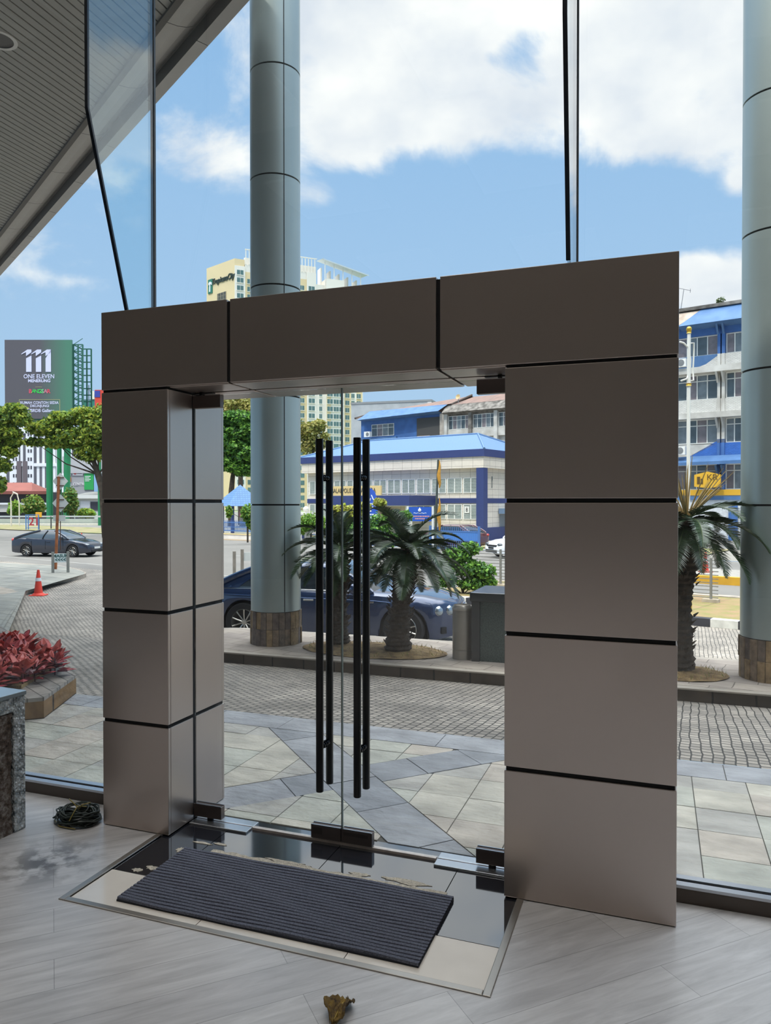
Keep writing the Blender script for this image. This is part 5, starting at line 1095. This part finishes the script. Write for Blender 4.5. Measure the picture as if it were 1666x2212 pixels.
t=thing('small_sign',PT(83.5,77,-1.0),'small yellow panel beside the red number sign','sign',rz=YAW); MB().box(-6.5*s_,6.5*s_,-.05,.05,27*s_,38*s_).build('panel',mat('panel_yellow','#e0a52e',.6),t); MB().box(-.05,.05,.05,.1,0,30*s_).build('post',mat('rail_post','#3f4444',.6),t)
t=thing('street_lamp',PT(24,88,-1.0),'white double-armed street lamp in front of the red-roofed market','street lamp',rz=YAW); mb=MB(); s8=88/FP
mb.tube([(0,0,0),(0,0,40*s8*1.3)],.09,6); hh=40*s8*1.3; mb.tube([(0,0,hh-.6),(-.05,0,hh+.5),(.3,0,hh+1.1),(.8,0,hh+.9)],.07,6); mb.tube([(.95,0,0),(.95,0,hh),(.7,0,hh+1.0),(.2,0,hh+1.2)],.07,6); mb.build('pole',mat('lamp_cream','#d9cfc0',.6),t)
def cone(loc,h,lb,band=True):
    t=thing('traffic_cone',loc,lb,'traffic cone',rz=.4); o=mat('cone_orange','#d5402f',.6,var=.08,vs=9); k=h/.72
    MB().box(-.2*k,.2*k,-.2*k,.2*k,0,.03*k).build('base',o,t,bevel=.015*k); MB().lathe([(.17*k,.03*k),(.15*k,.055*k),(.115*k,.08*k),(.035*k,.70*k),(.03*k,.72*k),(.0001,.72*k)],28,caps=False).build('cone_body',o,t,smooth=True)
    if band: MB().lathe([(.081*k,.41*k),(.0705*k,.50*k)],28,caps=False).build('white_band',mat('cone_white','#d9dbe0',.5),t,smooth=True)
    return t
p=G(82,1287); cone((p.x,p.y,terr(p.y)),.76,'orange traffic cone with a white band on the cobbles at the left')
p=G(176,1170); cone((p.x,p.y,-1.05),.62,'small orange traffic cone beyond the front of the dark car',False)
# diamond signs on a rusty pole, seen from behind
p=G(119,1238); t=thing('road_sign',(p.x,p.y,p.z),'backs of two diamond road signs on a leaning rusty pole','road sign',rz=YAW+.15); zc=29.3; s_=zc/FP
top=(1238-1028)*s_; MB().tube([(0,0,-.05),(8*s_,0,top)],.055,10).build('pole',mat('rusty_pole','#a4623a',.85,col2='#7f4a2c',vs=7),t); MB().tube([(.18,.06,.9),(.18,.06,top-.1)],.018,6).build('brace',mat('rust_dark','#4f3a30',.8),t)
pl=mat('sign_back_grey','#c9cbc6',.45,.3,var=.06,vs=3)
for cy in (1038,1086): 
    x0,zz=(11*s_,(1238-cy)*s_); r_=17*s_*(1.0 if cy>1050 else .95); MB().wallpoly([(x0-r_,zz),(x0,zz-r_*1.15),(x0+r_,zz),(x0,zz+r_*1.15)],.02).build('diamond_plate',pl,t); MB().box(x0-.14,x0+.14,-.03,0,zz+.12,zz+.16).box(x0-.14,x0+.14,-.03,0,zz-.2,zz-.16).build('bracket',mat('rust_dark','#4f3a30',.8),t)
MB().box(-4*s_,21*s_,.0,.02,(1238-1125)*s_,(1238-1112)*s_).build('small_plate',pl,t)
p=G(130,1246); t=thing('entrance_sign',(p.x,p.y,terr(p.y)+.14),'low white sign reading MASUK with arrows between two grey posts','sign',rz=YAW+math.radians(24)); s_=28/FP
for xx in (-15,15): MB().box(xx*s_-.05,xx*s_+.05,-.05,.05,-.1,46*s_).build('post',mat('grey_post','#7f807a',.7,var=.1),t)
MB().box(-12.5*s_,12.5*s_,-.02,.02,23*s_,42*s_).build('panel',mat('sign_pale','#ccd6d6',.5),t); gl_=mat('sign_teal_letters','#2f5a58',.6); text('MASUK','lettering',.165,gl_,t,(0,-.023,37*s_),sx=.95,bold=.006); text('<<<<','lettering',.2,gl_,t,(0,-.023,28.5*s_),sx=.8,bold=.006)
p=PT(518,27,-1.05); t=thing('low_sign',(p.x,p.y,-1.05),'low grey sign on two weathered posts behind the dark blue car','sign',rz=YAW+math.radians(22)); s_=27/FP
for a,b_ in ((-12,60),(5,64)): MB().box(a*s_-.05,a*s_+.05,-.05,.05,-.05,b_*s_*1.02).build('post',mat('weathered_post','#7d766c',.8,var=.15),t)
MB().box(8*s_,40*s_,-.02,.02,40*s_,58*s_).build('panel',mat('sign_back_grey','#c9cbc6',.45),t)
# left pavement with its kerb
pts_=[(-120,1480),(-60,1440),(11,1400),(14,1345),(28,1311),(60,1283),(95,1267),(140,1258),(178,1250),(183,1243),(150,1233),(100,1227),(-80,1224),(-260,1290)]
wp=[(lambda q:(q.x,q.y))(G(*q_)) for q_ in pts_]
def crom(P,k=5):
    out=[]
    for i in range(len(P)):
        p0,p1,p2,p3=P[i-1],P[i],P[(i+1)%len(P)],P[(i+2)%len(P)]
        for j in range(k):
            u=j/k; out.append(tuple(.5*(2*p1[a]+(p2[a]-p0[a])*u+(2*p0[a]-5*p1[a]+4*p2[a]-p3[a])*u*u+(3*p1[a]-p0[a]-3*p2[a]+p3[a])*u**3) for a in (0,1)))
    return out
wq=wp; wp=crom(wp)
t=thing('raised_pavement',(0,0,0),'raised stone pavement with a curved kerb at the left','pavement',kind='structure')
MB().prism(wp[::-1],lambda p:terr(p[1])-.2,lambda p:terr(p[1])+.14).build('kerb_stone',conc,t)
cxm=sum(p[0] for p in wp)/len(wp); cym=sum(p[1] for p in wp)/len(wp); wi=[(x+(cxm-x)*.03,y+(cym-y)*.03) for x,y in wp]
mb=MB()
for i in range(len(wi)): a,b_=wi[i],wi[(i+1)%len(wi)]; mb.add([(cxm,cym,terr(cym)+.15),(a[0],a[1],terr(a[1])+.146),(b_[0],b_[1],terr(b_[1])+.146)],[(0,2,1)])
mb.build('paving',brick_mat('pale_slabs','#96948a','#86867f','#5f5e58',.9,.6,.02,rot=.3,rough=.75,bump=.3,var=.2,vs=1.2),t)
MB().prism([(wq[2][0]+.02,wq[2][1]-.02),(wq[3][0]+.02,wq[3][1]),(wq[3][0]-.5,wq[3][1]+.1),(wq[2][0]-.5,wq[2][1]+.2)],lambda p:terr(p[1])-.1,lambda p:terr(p[1])+.155).build('yellow_kerb',mat('kerb_yellow','#d9b352',.8,var=.12,vs=4),t)
# verge with kerb blocks, shrub and bar fence
ux,uy=math.cos(STREET),math.sin(STREET)
def stp(u,n,z): return Vector((ux*u+NX*n,uy*u+NY*n,z))
def uof(px,n): p=ST(px,n); return p.x*ux+p.y*uy
u0,u1=uof(895,17.6),uof(1900,17.6)
t=thing('planted_verge',(0,0,0),'narrow dry grass verge between the cobbled lane and the road','verge',kind='structure')
mb=MB(); us=[u0+(u1-u0)*i/12 for i in range(13)]
MB().prism([tuple(stp(u,17.85,0))[:2] for u in us]+[tuple(stp(u,22.2,0))[:2] for u in us[::-1]],-1.3,-.90).build('turf',mat('verge_turf','#7b7844',.95,col2='#94795a',vs=2.5,bump=.7,bs=25),t)
mb=MB(); x=u0; i=0
while x<u1:
    e=min(x+.57,u1); q=[stp(x,17.6,0),stp(e,17.6,0),stp(e,17.86,0),stp(x,17.86,0)]; zt=-.87
    mb.prism([(a.x,a.y) for a in q],-1.2,zt,i%2); x=e; i+=1
mb.build('painted_kerb',[mat('kerb_white','#cfcdc4',.8,var=.15,vs=5),mat('kerb_black','#2b2b31',.8,var=.2,vs=5)],t)
MB().prism([tuple(stp(u,22.2,0))[:2] for u in us]+[tuple(stp(u,22.6,0))[:2] for u in us[::-1]],-1.3,-.88).build('back_kerb',conc,t)
def bar_fence(u_a,u_b,lb):
    p=stp(u_a,20.9,-.90); t=thing('bar_fence',p,lb,'fence',rz=STREET); L=u_b-u_a; gm=mat('grey_bar','#8b8a86',.5,.4)
    mb=MB()
    for i in range(11): z=.12+.098*i; mb.box(0,L,-.012,.012,z-.011,z+.011)
    mb.build('bars',gm,t); x=L-.18
    while x>0: MB().box(x-.028,x+.028,-.028,.028,0,1.16).build('post',gm,t); MB().box(x-.2,x+.2,-.12,.12,-.02,.08).build('footing',mat('footing_concrete','#b4a794',.9,var=.15),t); x-=1.6
bar_fence(uof(985,20.9),uof(1093,20.9),'grey horizontal-bar fence behind the green shrub'); bar_fence(uof(1405,20.9),uof(1553,20.9),'grey horizontal-bar fence seen right of the portal')
t=thing('yellow_divider',stp(uof(1400,27),27,-1.05),'yellow-painted concrete road divider behind the right palm','divider',rz=STREET); L=uof(1750,27)-uof(1400,27)
MB().box(0,L,.25,4.0,0,.2).build('top',mat('divider_concrete','#8f8b83',.85,var=.1),t); MB().box(0,L,0,.25,0,.27).build('yellow_kerb',mat('kerb_bright_yellow','#cf9c28',.7,var=.12,vs=2),t)
q=ST(1525,29.3,-.85); cone(q,.72,'orange traffic cone on the divider behind the right palm')
t=thing('street_lamp',PT(1487,18.0,-.92),'white ornamental lamp post with a gold ball finial and harp brackets','street lamp',rz=YAW+.3); s_=18/FP; lw=mat('lamp_white','#dcdbd2',.45); gd=mat('lamp_gold','#c9a53f',.35,.6)
Z=lambda py:PZ(py,18)+.92
MB().tube([(0,0,0),(0,0,Z(832))],.042,12).tube([(0,0,Z(832)),(0,0,Z(717))],[.045,.04],12).build('pole',lw,t,smooth=True); MB().ball((0,0,Z(712)),.065,8).build('ball_finial',gd,t,smooth='all'); MB().lathe([(.06,Z(721)),(.05,Z(719)),(.06,Z(717))],12).lathe([(.07,Z(834)),(.05,Z(831)),(.07,Z(829))],12).lathe([(.10,0),(.10,.25),(.05,.32)],12).build('gold_collar',gd,t,smooth=True)
mb=MB(); h0,h1=Z(826),Z(741)
mb.tube([(-.22,0,h0+.02),(-.05,0,h0+.08),(.04,0,h0+.3),(.05,0,h0+.55),(-.02,0,h1-.12),(-.15,0,h1-.02),(-.26,0,h1)],.022,8); mb.tube([(0,0,h1-.02),(.14,0,h1+.0),(.14,0,h1-.3),(.12,0,h0+.3),(.14,0,h0+.05),(.02,0,h0+.03)],.02,8); mb.build('harp_bracket',lw,t,smooth='all')
# ------------------------------------------------------------------ trees and shrubs
def lm(nm,c,c2):
    m=mat(nm,c,.55,col2=c2,vs=.8,spec=.3); nt=m.node_tree; b=nt.nodes['Principled BSDF']
    if 'thin' in m: return m
    m['thin']=1; src=b.inputs['Base Color'].links[0].from_socket; t=nt.nodes.new('ShaderNodeBsdfTranslucent'); nt.links.new(src,t.inputs[0])
    x=nt.nodes.new('ShaderNodeMixShader'); x.inputs[0].default_value=.38; nt.links.new(b.outputs[0],x.inputs[1]); nt.links.new(t.outputs[0],x.inputs[2]); nt.links.new(x.outputs[0],nt.nodes['Material Output'].inputs['Surface']); return m
yg=[lm('leaf_yellow_green','#b9bd4c','#93a23a'),lm('leaf_mid_green','#8fa63f','#6d8a34'),lm('leaf_dark_green','#5f7a34','#48622b')]
dg=[lm('leaf_deep_green','#62933f','#467434'),lm('leaf_fresh_green','#8db84c','#6c9c3d'),lm('leaf_forest_green','#3f6434','#2f5029')]  # greens picked at random for each leaf
ol=[lm('leaf_olive','#a0a052','#7f8642'),lm('leaf_pale_olive','#b9ad66','#9a9550')]
bark=mat('tree_bark','#4d4236',.95,col2='#2f2820',vs=5,bump=.7,bs=12)
def tree(nm,lb,px,zc,blobs,trunk,mats_,n,size,seed,cat='tree',group=None,zg=-1.05,twig=True):
    o=PT(px,zc,zg); s=zc/FP; t=thing(nm,o,lb,cat,rz=YAW,group=group)
    bl=[(((bx_-px)*s, d_, PZ(by_,zc)-zg),(rx_*s,(rx_+ry_)*.5*s*dd,ry_*s)) for bx_,by_,rx_,ry_,d_,dd in [(b+(0,1))[:6] if len(b)<6 else b for b in blobs]]
    leaves(MB(),bl,n,size,seed,range(len(mats_))).build('foliage' if cat!='tree' else 'crown',mats_,t)
    mb=MB(); tp=[((x-px)*s,0,PZ(y,zc)-zg) for x,y,_ in trunk]; mb.tube(tp,[w*s for *_,w in trunk],8)
    if twig:
        r=random.Random(seed); e=Vector(tp[-1])
        for c,_r in bl: 
            a=Vector(tp[min(len(tp)-1,len(tp)//2+r.randrange(2))]); c=Vector(c); m_=a.lerp(c,.5)+Vector((0,0,-.08*(c-a).length)); rw=trunk[-1][2]*s*.55; mb.tube([a,m_,c],[rw,rw*.6,rw*.2],6)
    mb.build('trunk',bark,t,smooth=True); return t
tree('rain_tree','spreading yellow-green tree partly hidden by the left edge of the portal',228,60,[(95,925,40,17),(140,905,40,18),(185,900,38,22),(215,930,45,40),(160,945,42,25),(120,955,35,14),(195,975,35,25),(240,900,45,32),(265,950,40,40),(75,955,25,10)],[(229,1165,9),(222,1060,8),(212,1025,7),(204,1000,5),(198,975,4)],yg,13000,.34,1)
tree('rain_tree','spreading yellow-green tree at the far left edge in front of the billboard',-40,58,[(10,900,30,22),(35,885,28,14),(48,905,22,18),(-20,905,45,32),(20,935,28,18),(-25,955,40,35),(22,975,20,14),(8,1005,18,16),(35,955,18,10),(0,1045,14,20)],[(-40,1165,9),(-38,1060,7),(-25,1000,5),(-10,960,4)],yg,9500,.34,2)
tree('shade_tree','bright green layered tree between the left pillar and the column',505,70,[(515,905,45,18),(500,935,40,18),(535,930,38,26),(505,965,42,22),(540,980,40,26),(495,1000,28,18),(525,1010,36,18),(470,950,38,35)],[(499,1150,7),(500,1060,6),(503,1030,5),(508,1000,4)],dg,16000,.40,3)
tree('tall_tree','olive feathery tree rising behind the bright green tree',520,95,[(515,880,45,25),(480,890,40,30),(550,890,30,30),(520,930,45,35)],[(520,1140,6),(520,1000,5),(520,930,4)],ol,7000,.5,9)
tree('dry_tree','thin yellowish tree growing right of the column in front of the hotel',676,72,[(672,935,20,26),(690,920,18,14),(665,965,16,22),(700,950,14,20),(645,930,20,25),(683,960,16,16)],[(672,1165,5),(674,1050,4),(676,985,3),(678,950,2)],ol,2600,.34,4)
tree('pandanus_shrub','pale yellow-green shrub behind the door handles',748,39,[(735,1105,22,16),(765,1110,26,20),(745,1130,24,20),(785,1095,20,12),(820,1085,16,10)],[(752,1190,4),(752,1130,3)],[yg[0],ol[0],ol[1]],2600,.20,5,'shrub')
tree('leafy_shrub','dark green leafy shrub behind the central palm',790,38,[(770,1150,30,28),(815,1140,30,32),(850,1120,26,20),(745,1160,18,26),(835,1165,30,20),(875,1115,16,14)],[(800,1195,4),(800,1150,3)],dg,5200,.17,6,'shrub')
tree('hedge','green hedge behind the white gate pillar',672,50,[(668,1128,18,22),(690,1130,16,24),(650,1135,16,22)],[(672,1174,2),(672,1140,2)],[dg[1],yg[1]],2600,.18,7,'hedge',twig=False)
tree('green_shrub','bushy green shrub with bare stems in front of the bar fence',1000,21.6,[(985,1200,34,18),(1015,1185,26,16),(960,1225,30,20),(1010,1225,38,22),(1045,1235,28,20),(965,1255,26,14),(1020,1260,34,16),(1055,1258,20,14),(940,1215,14,16)],[(998,1301,3),(1000,1285,3),(1002,1250,2)],dg,5200,.115,8,'shrub',zg=-.92)
for i,(px,py,rx_,ry_,l_,m_) in enumerate(((32,1097,14,16,'small bright green bush in front of the red-roofed market',[dg[1],yg[1]]),(72,1090,24,22,'large round bush left of the diamond road signs',[yg[1],ol[0],dg[0]]),(152,1082,15,30,'tall bush right of the diamond road signs',[dg[0],ol[0],yg[2]]),(185,1108,20,10,'low bush below the white kiosk building',[dg[1],yg[0]]))):
    tree('bush',l_,px,97+2.5*i,[(px,py,rx_,ry_),(px-rx_*.4,py+ry_*.4,rx_*.7,ry_*.6),(px+rx_*.4,py+ry_*.3,rx_*.7,ry_*.7)],[(px,1133,1.5),(px,py,1)],m_,1500,.42,20+i,'shrub',twig=False)
tree('hut_tree','small leafy tree beside the guard hut',535,50,[(535,1108,16,20),(545,1130,14,16),(495,1105,8,14)],[(535,1172,2),(535,1120,2)],[dg[0],yg[1]],1600,.2,30)
# red-leaved plants in a stone-edged bed beside the terrace
PZT=.17
pp=[(-4.88,5.33),(-4.55,4.62),(-4.95,4.25),(-7.6,4.15),(-10,6.5),(-8.3,7.5)]
t=thing('stone_planter',(0,0,0),'low slate-edged planter bed with rusty stone sides at the left of the terrace','planter',kind='structure')
MB().prism(pp[::-1],lambda p:min(0,terr(p[1]))-.2,PZT-.03).build('stone_side',brick_mat('rusty_stone','#8a6a45','#5f4c3a','#3d3128',.34,.25,.01,vert=True,rough=.8,bump=.6,var=.4,vs=8),t)
MB().prism(pp[::-1],PZT-.03,PZT).build('coping',brick_mat('slate_coping','#a39a90','#8f8a84','#5f5a55',.3,.11,.006,rot=.5,rough=.7,bump=.5,var=.25,vs=6),t)
ci=(-6.9,5.5); MB().prism([(x+(ci[0]-x)*.16,y+(ci[1]-y)*.16) for x,y in pp][::-1],PZT-.01,PZT+.03).build('soil',soil,t)
reds=[mat('leaf_salmon_red','#c65f57',.45,var=.18,vs=12),mat('leaf_crimson','#a8444a',.45,var=.2,vs=12),mat('leaf_maroon','#55212c',.45,var=.2,vs=12)]
def red_plant(seed):
    r=random.Random(seed); mb=MB()
    for k in range(24):
        a=r.random()*6.283; up=k/24; e=.12+.95*up*r.uniform(.6,1.15); l=r.uniform(.13,.19)*(1-.2*up); w=l*r.uniform(.24,.31); h0=.02+.13*up
        d=Vector((math.cos(a)*math.cos(e),math.sin(a)*math.cos(e),math.sin(e))); s=Vector((-math.sin(a),math.cos(a),0)); n_=d.cross(s); b=Vector((d.x*.03,d.y*.03,h0)); mi=0 if up>.55 and r.random()<.75 else r.choice((1,1,2,0))
        P=[b,b+d*l*.35+s*w+n_*-.012,b+d*l*.7+s*w*.75-n_*.01,b+d*l-Vector((0,0,.02)),b+d*l*.7-s*w*.75-n_*.01,b+d*l*.35-s*w-n_*.012,b+d*l*.4+n_*.006]
        mb.add(P,[(0,1,6),(1,2,3,6),(3,4,5,6),(5,0,6)],mi)
    mb.tube([(0,0,-.03),(0,0,.16)],.008,5,mi=2); return mb
rp=[red_plant(40+i) for i in range(5)]; base=[]; r=random.Random(12); cnt=0
for i in range(8):
    for j in range(8):
        x=-4.98-.2*i+r.uniform(-.05,.05); y=4.40+.2*j+r.uniform(-.05,.05)
        ok=all(((pp[(q+1)%6][0]-pp[q][0])*(y-pp[q][1])-(pp[(q+1)%6][1]-pp[q][1])*(x-pp[q][0]))/math.hypot(pp[(q+1)%6][0]-pp[q][0],pp[(q+1)%6][1]-pp[q][1])<-.13 for q in range(6))
        if not ok: continue
        kk=cnt%5
        if len(base)<=kk: o=rp[kk].build('red_leaf_plant',reds); base.append(o)
        else: o=base[kk].copy(); COL.objects.link(o)
        tag(o,'red-leaved bedding plant in the stone planter at the left','plant','red-leaved plants in the planter'); o.location=(x,y,PZT+.03); s=r.uniform(.85,1.2); o.scale=(s,s,s); o.rotation_euler=(0,0,r.random()*6.28); cnt+=1
# ------------------------------------------------------------------ sky, sun, added fill lamps, camera
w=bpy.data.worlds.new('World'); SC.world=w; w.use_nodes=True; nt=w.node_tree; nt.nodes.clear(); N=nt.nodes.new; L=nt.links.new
def M_(op,a,b=None,c=None,clampit=False):
    n=N('ShaderNodeMath'); n.operation=op; n.use_clamp=clampit
    for i,v in enumerate((a,b,c)):
        if v is None: continue
        if isinstance(v,(int,float)): n.inputs[i].default_value=v
        else: L(v,n.inputs[i])
    return n.outputs[0]
tc=N('ShaderNodeTexCoord'); D=tc.outputs['Generated']; sp=N('ShaderNodeSeparateXYZ'); L(D,sp.inputs[0]); X_,Y_,Z_=sp.outputs
az=M_('ARCTAN2',X_,Y_); el=M_('ARCSINE',Z_)
def AE(px,py): return math.atan((px-833)/FP)-YAW, math.atan((HZ-py)/math.hypot(FP,px-833))
dens=None
for px,py,sx,sy,a in ((.68,.455,.20,.07,1.0),(.80,.40,.12,.10,.6),(.66,.58,.12,.05,-.4),(860,110,.20,.16,.75),(1420,90,.30,.16,.85),(1040,60,.30,.12,.5),(1480,300,.22,.05,.45),(770,300,.09,.05,.55),(560,350,.18,.08,.42),(690,430,.06,.03,.5),(960,250,.08,.05,.5),(1570,610,.12,.05,.95),(1490,590,.04,.03,.5),(130,605,.07,.012,.15),(220,400,.05,.03,.2),(1115,125,.07,.06,-.62),(1180,75,.07,.03,-.4),(1050,130,.04,.02,-.3),(1100,420,.35,.10,-.55),(420,170,.10,.08,-.1),(1590,390,.02,.02,.5),(450,330,.10,.08,.3)):
    a0,e0=AE(px,py) if px>2 else (px,py); dx=M_('DIVIDE',M_('SUBTRACT',az,a0),sx*.75); dy=M_('DIVIDE',M_('SUBTRACT',el,e0),sy*.75)
    q=M_('ADD',M_('MULTIPLY',dx,dx),M_('MULTIPLY',dy,dy)); g_=M_('MULTIPLY',M_('EXPONENT',M_('MULTIPLY',q,-1.0)),a); dens=g_ if dens is None else M_('ADD',dens,g_)
mp=N('ShaderNodeMapping'); mp.inputs['Scale'].default_value=(1,1,1.5); L(D,mp.inputs[0])
n1=N('ShaderNodeTexNoise'); n1.inputs['Scale'].default_value=5.5; n1.inputs['Detail'].default_value=9; n1.inputs['Roughness'].default_value=.6; n1.inputs['Distortion'].default_value=.3; L(mp.outputs[0],n1.inputs['Vector'])
hi=N('ShaderNodeMapRange'); hi.inputs['From Min'].default_value=.58; hi.inputs['From Max'].default_value=.95; hi.inputs['To Max'].default_value=1.1; L(el,hi.inputs[0])
cov=M_('ADD',M_('ADD',dens,hi.outputs[0]),M_('MULTIPLY',M_('SUBTRACT',n1.outputs['Fac'],.5),1.9))
cm=N('ShaderNodeMapRange'); cm.interpolation_type='SMOOTHSTEP'; cm.inputs['From Min'].default_value=.16; cm.inputs['From Max'].default_value=.62; L(cov,cm.inputs[0])
bl=N('ShaderNodeValToRGB'); e=bl.color_ramp.elements; e[0].position=0; e[0].color=(*lin('#b4d0ec'),1); e[1].position=.75; e[1].color=(*lin('#7fb0e2'),1); x=e.new(.25); x.color=(*lin('#a3c6ea'),1); L(el,bl.inputs[0])
n2=N('ShaderNodeTexNoise'); n2.inputs['Scale'].default_value=9; n2.inputs['Detail'].default_value=6; L(mp.outputs[0],n2.inputs['Vector'])
cc=N('ShaderNodeValToRGB'); e=cc.color_ramp.elements; e[0].position=.3; e[0].color=(*lin('#dbe2ee'),1); e[1].position=.68; e[1].color=(*lin('#ffffff'),1); L(n2.outputs['Fac'],cc.inputs[0])
mix=N('ShaderNodeMix'); mix.data_type='RGBA'; L(cm.outputs[0],mix.inputs['Factor']); L(bl.outputs[0],mix.inputs['A']); L(cc.outputs[0],mix.inputs['B'])
# sky above the view is boosted to lift the shaded terrace and lobby
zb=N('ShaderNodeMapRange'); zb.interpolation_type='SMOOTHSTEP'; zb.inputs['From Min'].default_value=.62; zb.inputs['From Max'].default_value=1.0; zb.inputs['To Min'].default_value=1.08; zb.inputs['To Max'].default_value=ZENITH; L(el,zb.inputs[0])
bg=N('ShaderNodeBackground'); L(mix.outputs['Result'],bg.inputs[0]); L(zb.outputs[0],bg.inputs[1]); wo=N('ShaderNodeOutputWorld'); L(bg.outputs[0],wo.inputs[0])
sun=bpy.data.lights.new('sun','SUN'); sun.energy=SUN; sun.angle=.02; sun.color=(1,.955,.88); so_=bpy.data.objects.new('sun',sun); COL.objects.link(so_)
so_.rotation_euler=Vector((.22,.56,-1.0)).to_track_quat('-Z','Y').to_euler(); so_.location=(0,-20,40)
for i,(x,y) in enumerate(((-5.6,2.5),(-4.0,2.5),(-1.5,2.5),(1.0,2.5),(3.4,2.5),(-1.5,.4),(-4.0,.4),(1.0,.4),(-4,-2),(-1.5,-2),(1,-2),(-4,-5),(-1.5,-5),(1,-5))):  # lamps and fittings added out of view to brighten the lobby
    t=thing('lobby_fill_light',(x,y,CEIL),'unseen square fill light added on the lobby ceiling','fill light',group='added lobby fill lights',kind='structure'); MB().box(-.62,.62,-.62,.62,-.03,.0).build('frame',mat('fill_light_frame','#d9d6d0',.5),t); MB().box(-.57,.57,-.57,.57,-.034,-.03).build('fill_plate',mat('fill_light_plate','#d9d4cc',.4),t)
    ad=bpy.data.lights.new('downlight','AREA'); ad.shape='SQUARE'; ad.size=1.0; ad.energy=LOBBY_FILL*(1 if y>1 else .7 if y>0 else 2.4); ad.spread=math.radians(75); ad.color=(1,.965,.92); ao=bpy.data.objects.new('downlight',ad); COL.objects.link(ao); ao.parent=t; ao.location=(0,0,-.05)  # added area lamp beams down to lift the floor and portal front
cd=bpy.data.cameras.new('camera'); cam=bpy.data.objects.new('camera',cd); COL.objects.link(cam); cd.sensor_fit='HORIZONTAL'; cd.sensor_width=36; cd.lens=36*FP/1666; cd.clip_end=2000
cam.location=(0,0,EYE); cam.rotation_euler=(math.pi/2-math.atan((1106-HZ)/FP),0,YAW); SC.camera=cam
SC.view_settings.view_transform='Standard'; SC.view_settings.look='None'; SC.view_settings.exposure=EXPO; SC.view_settings.gamma=1; SC.view_settings.use_curve_mapping=False
SC.cycles.transparent_max_bounces=24; SC.cycles.max_bounces=10; SC.cycles.diffuse_bounces=5; SC.cycles.sample_clamp_indirect=8
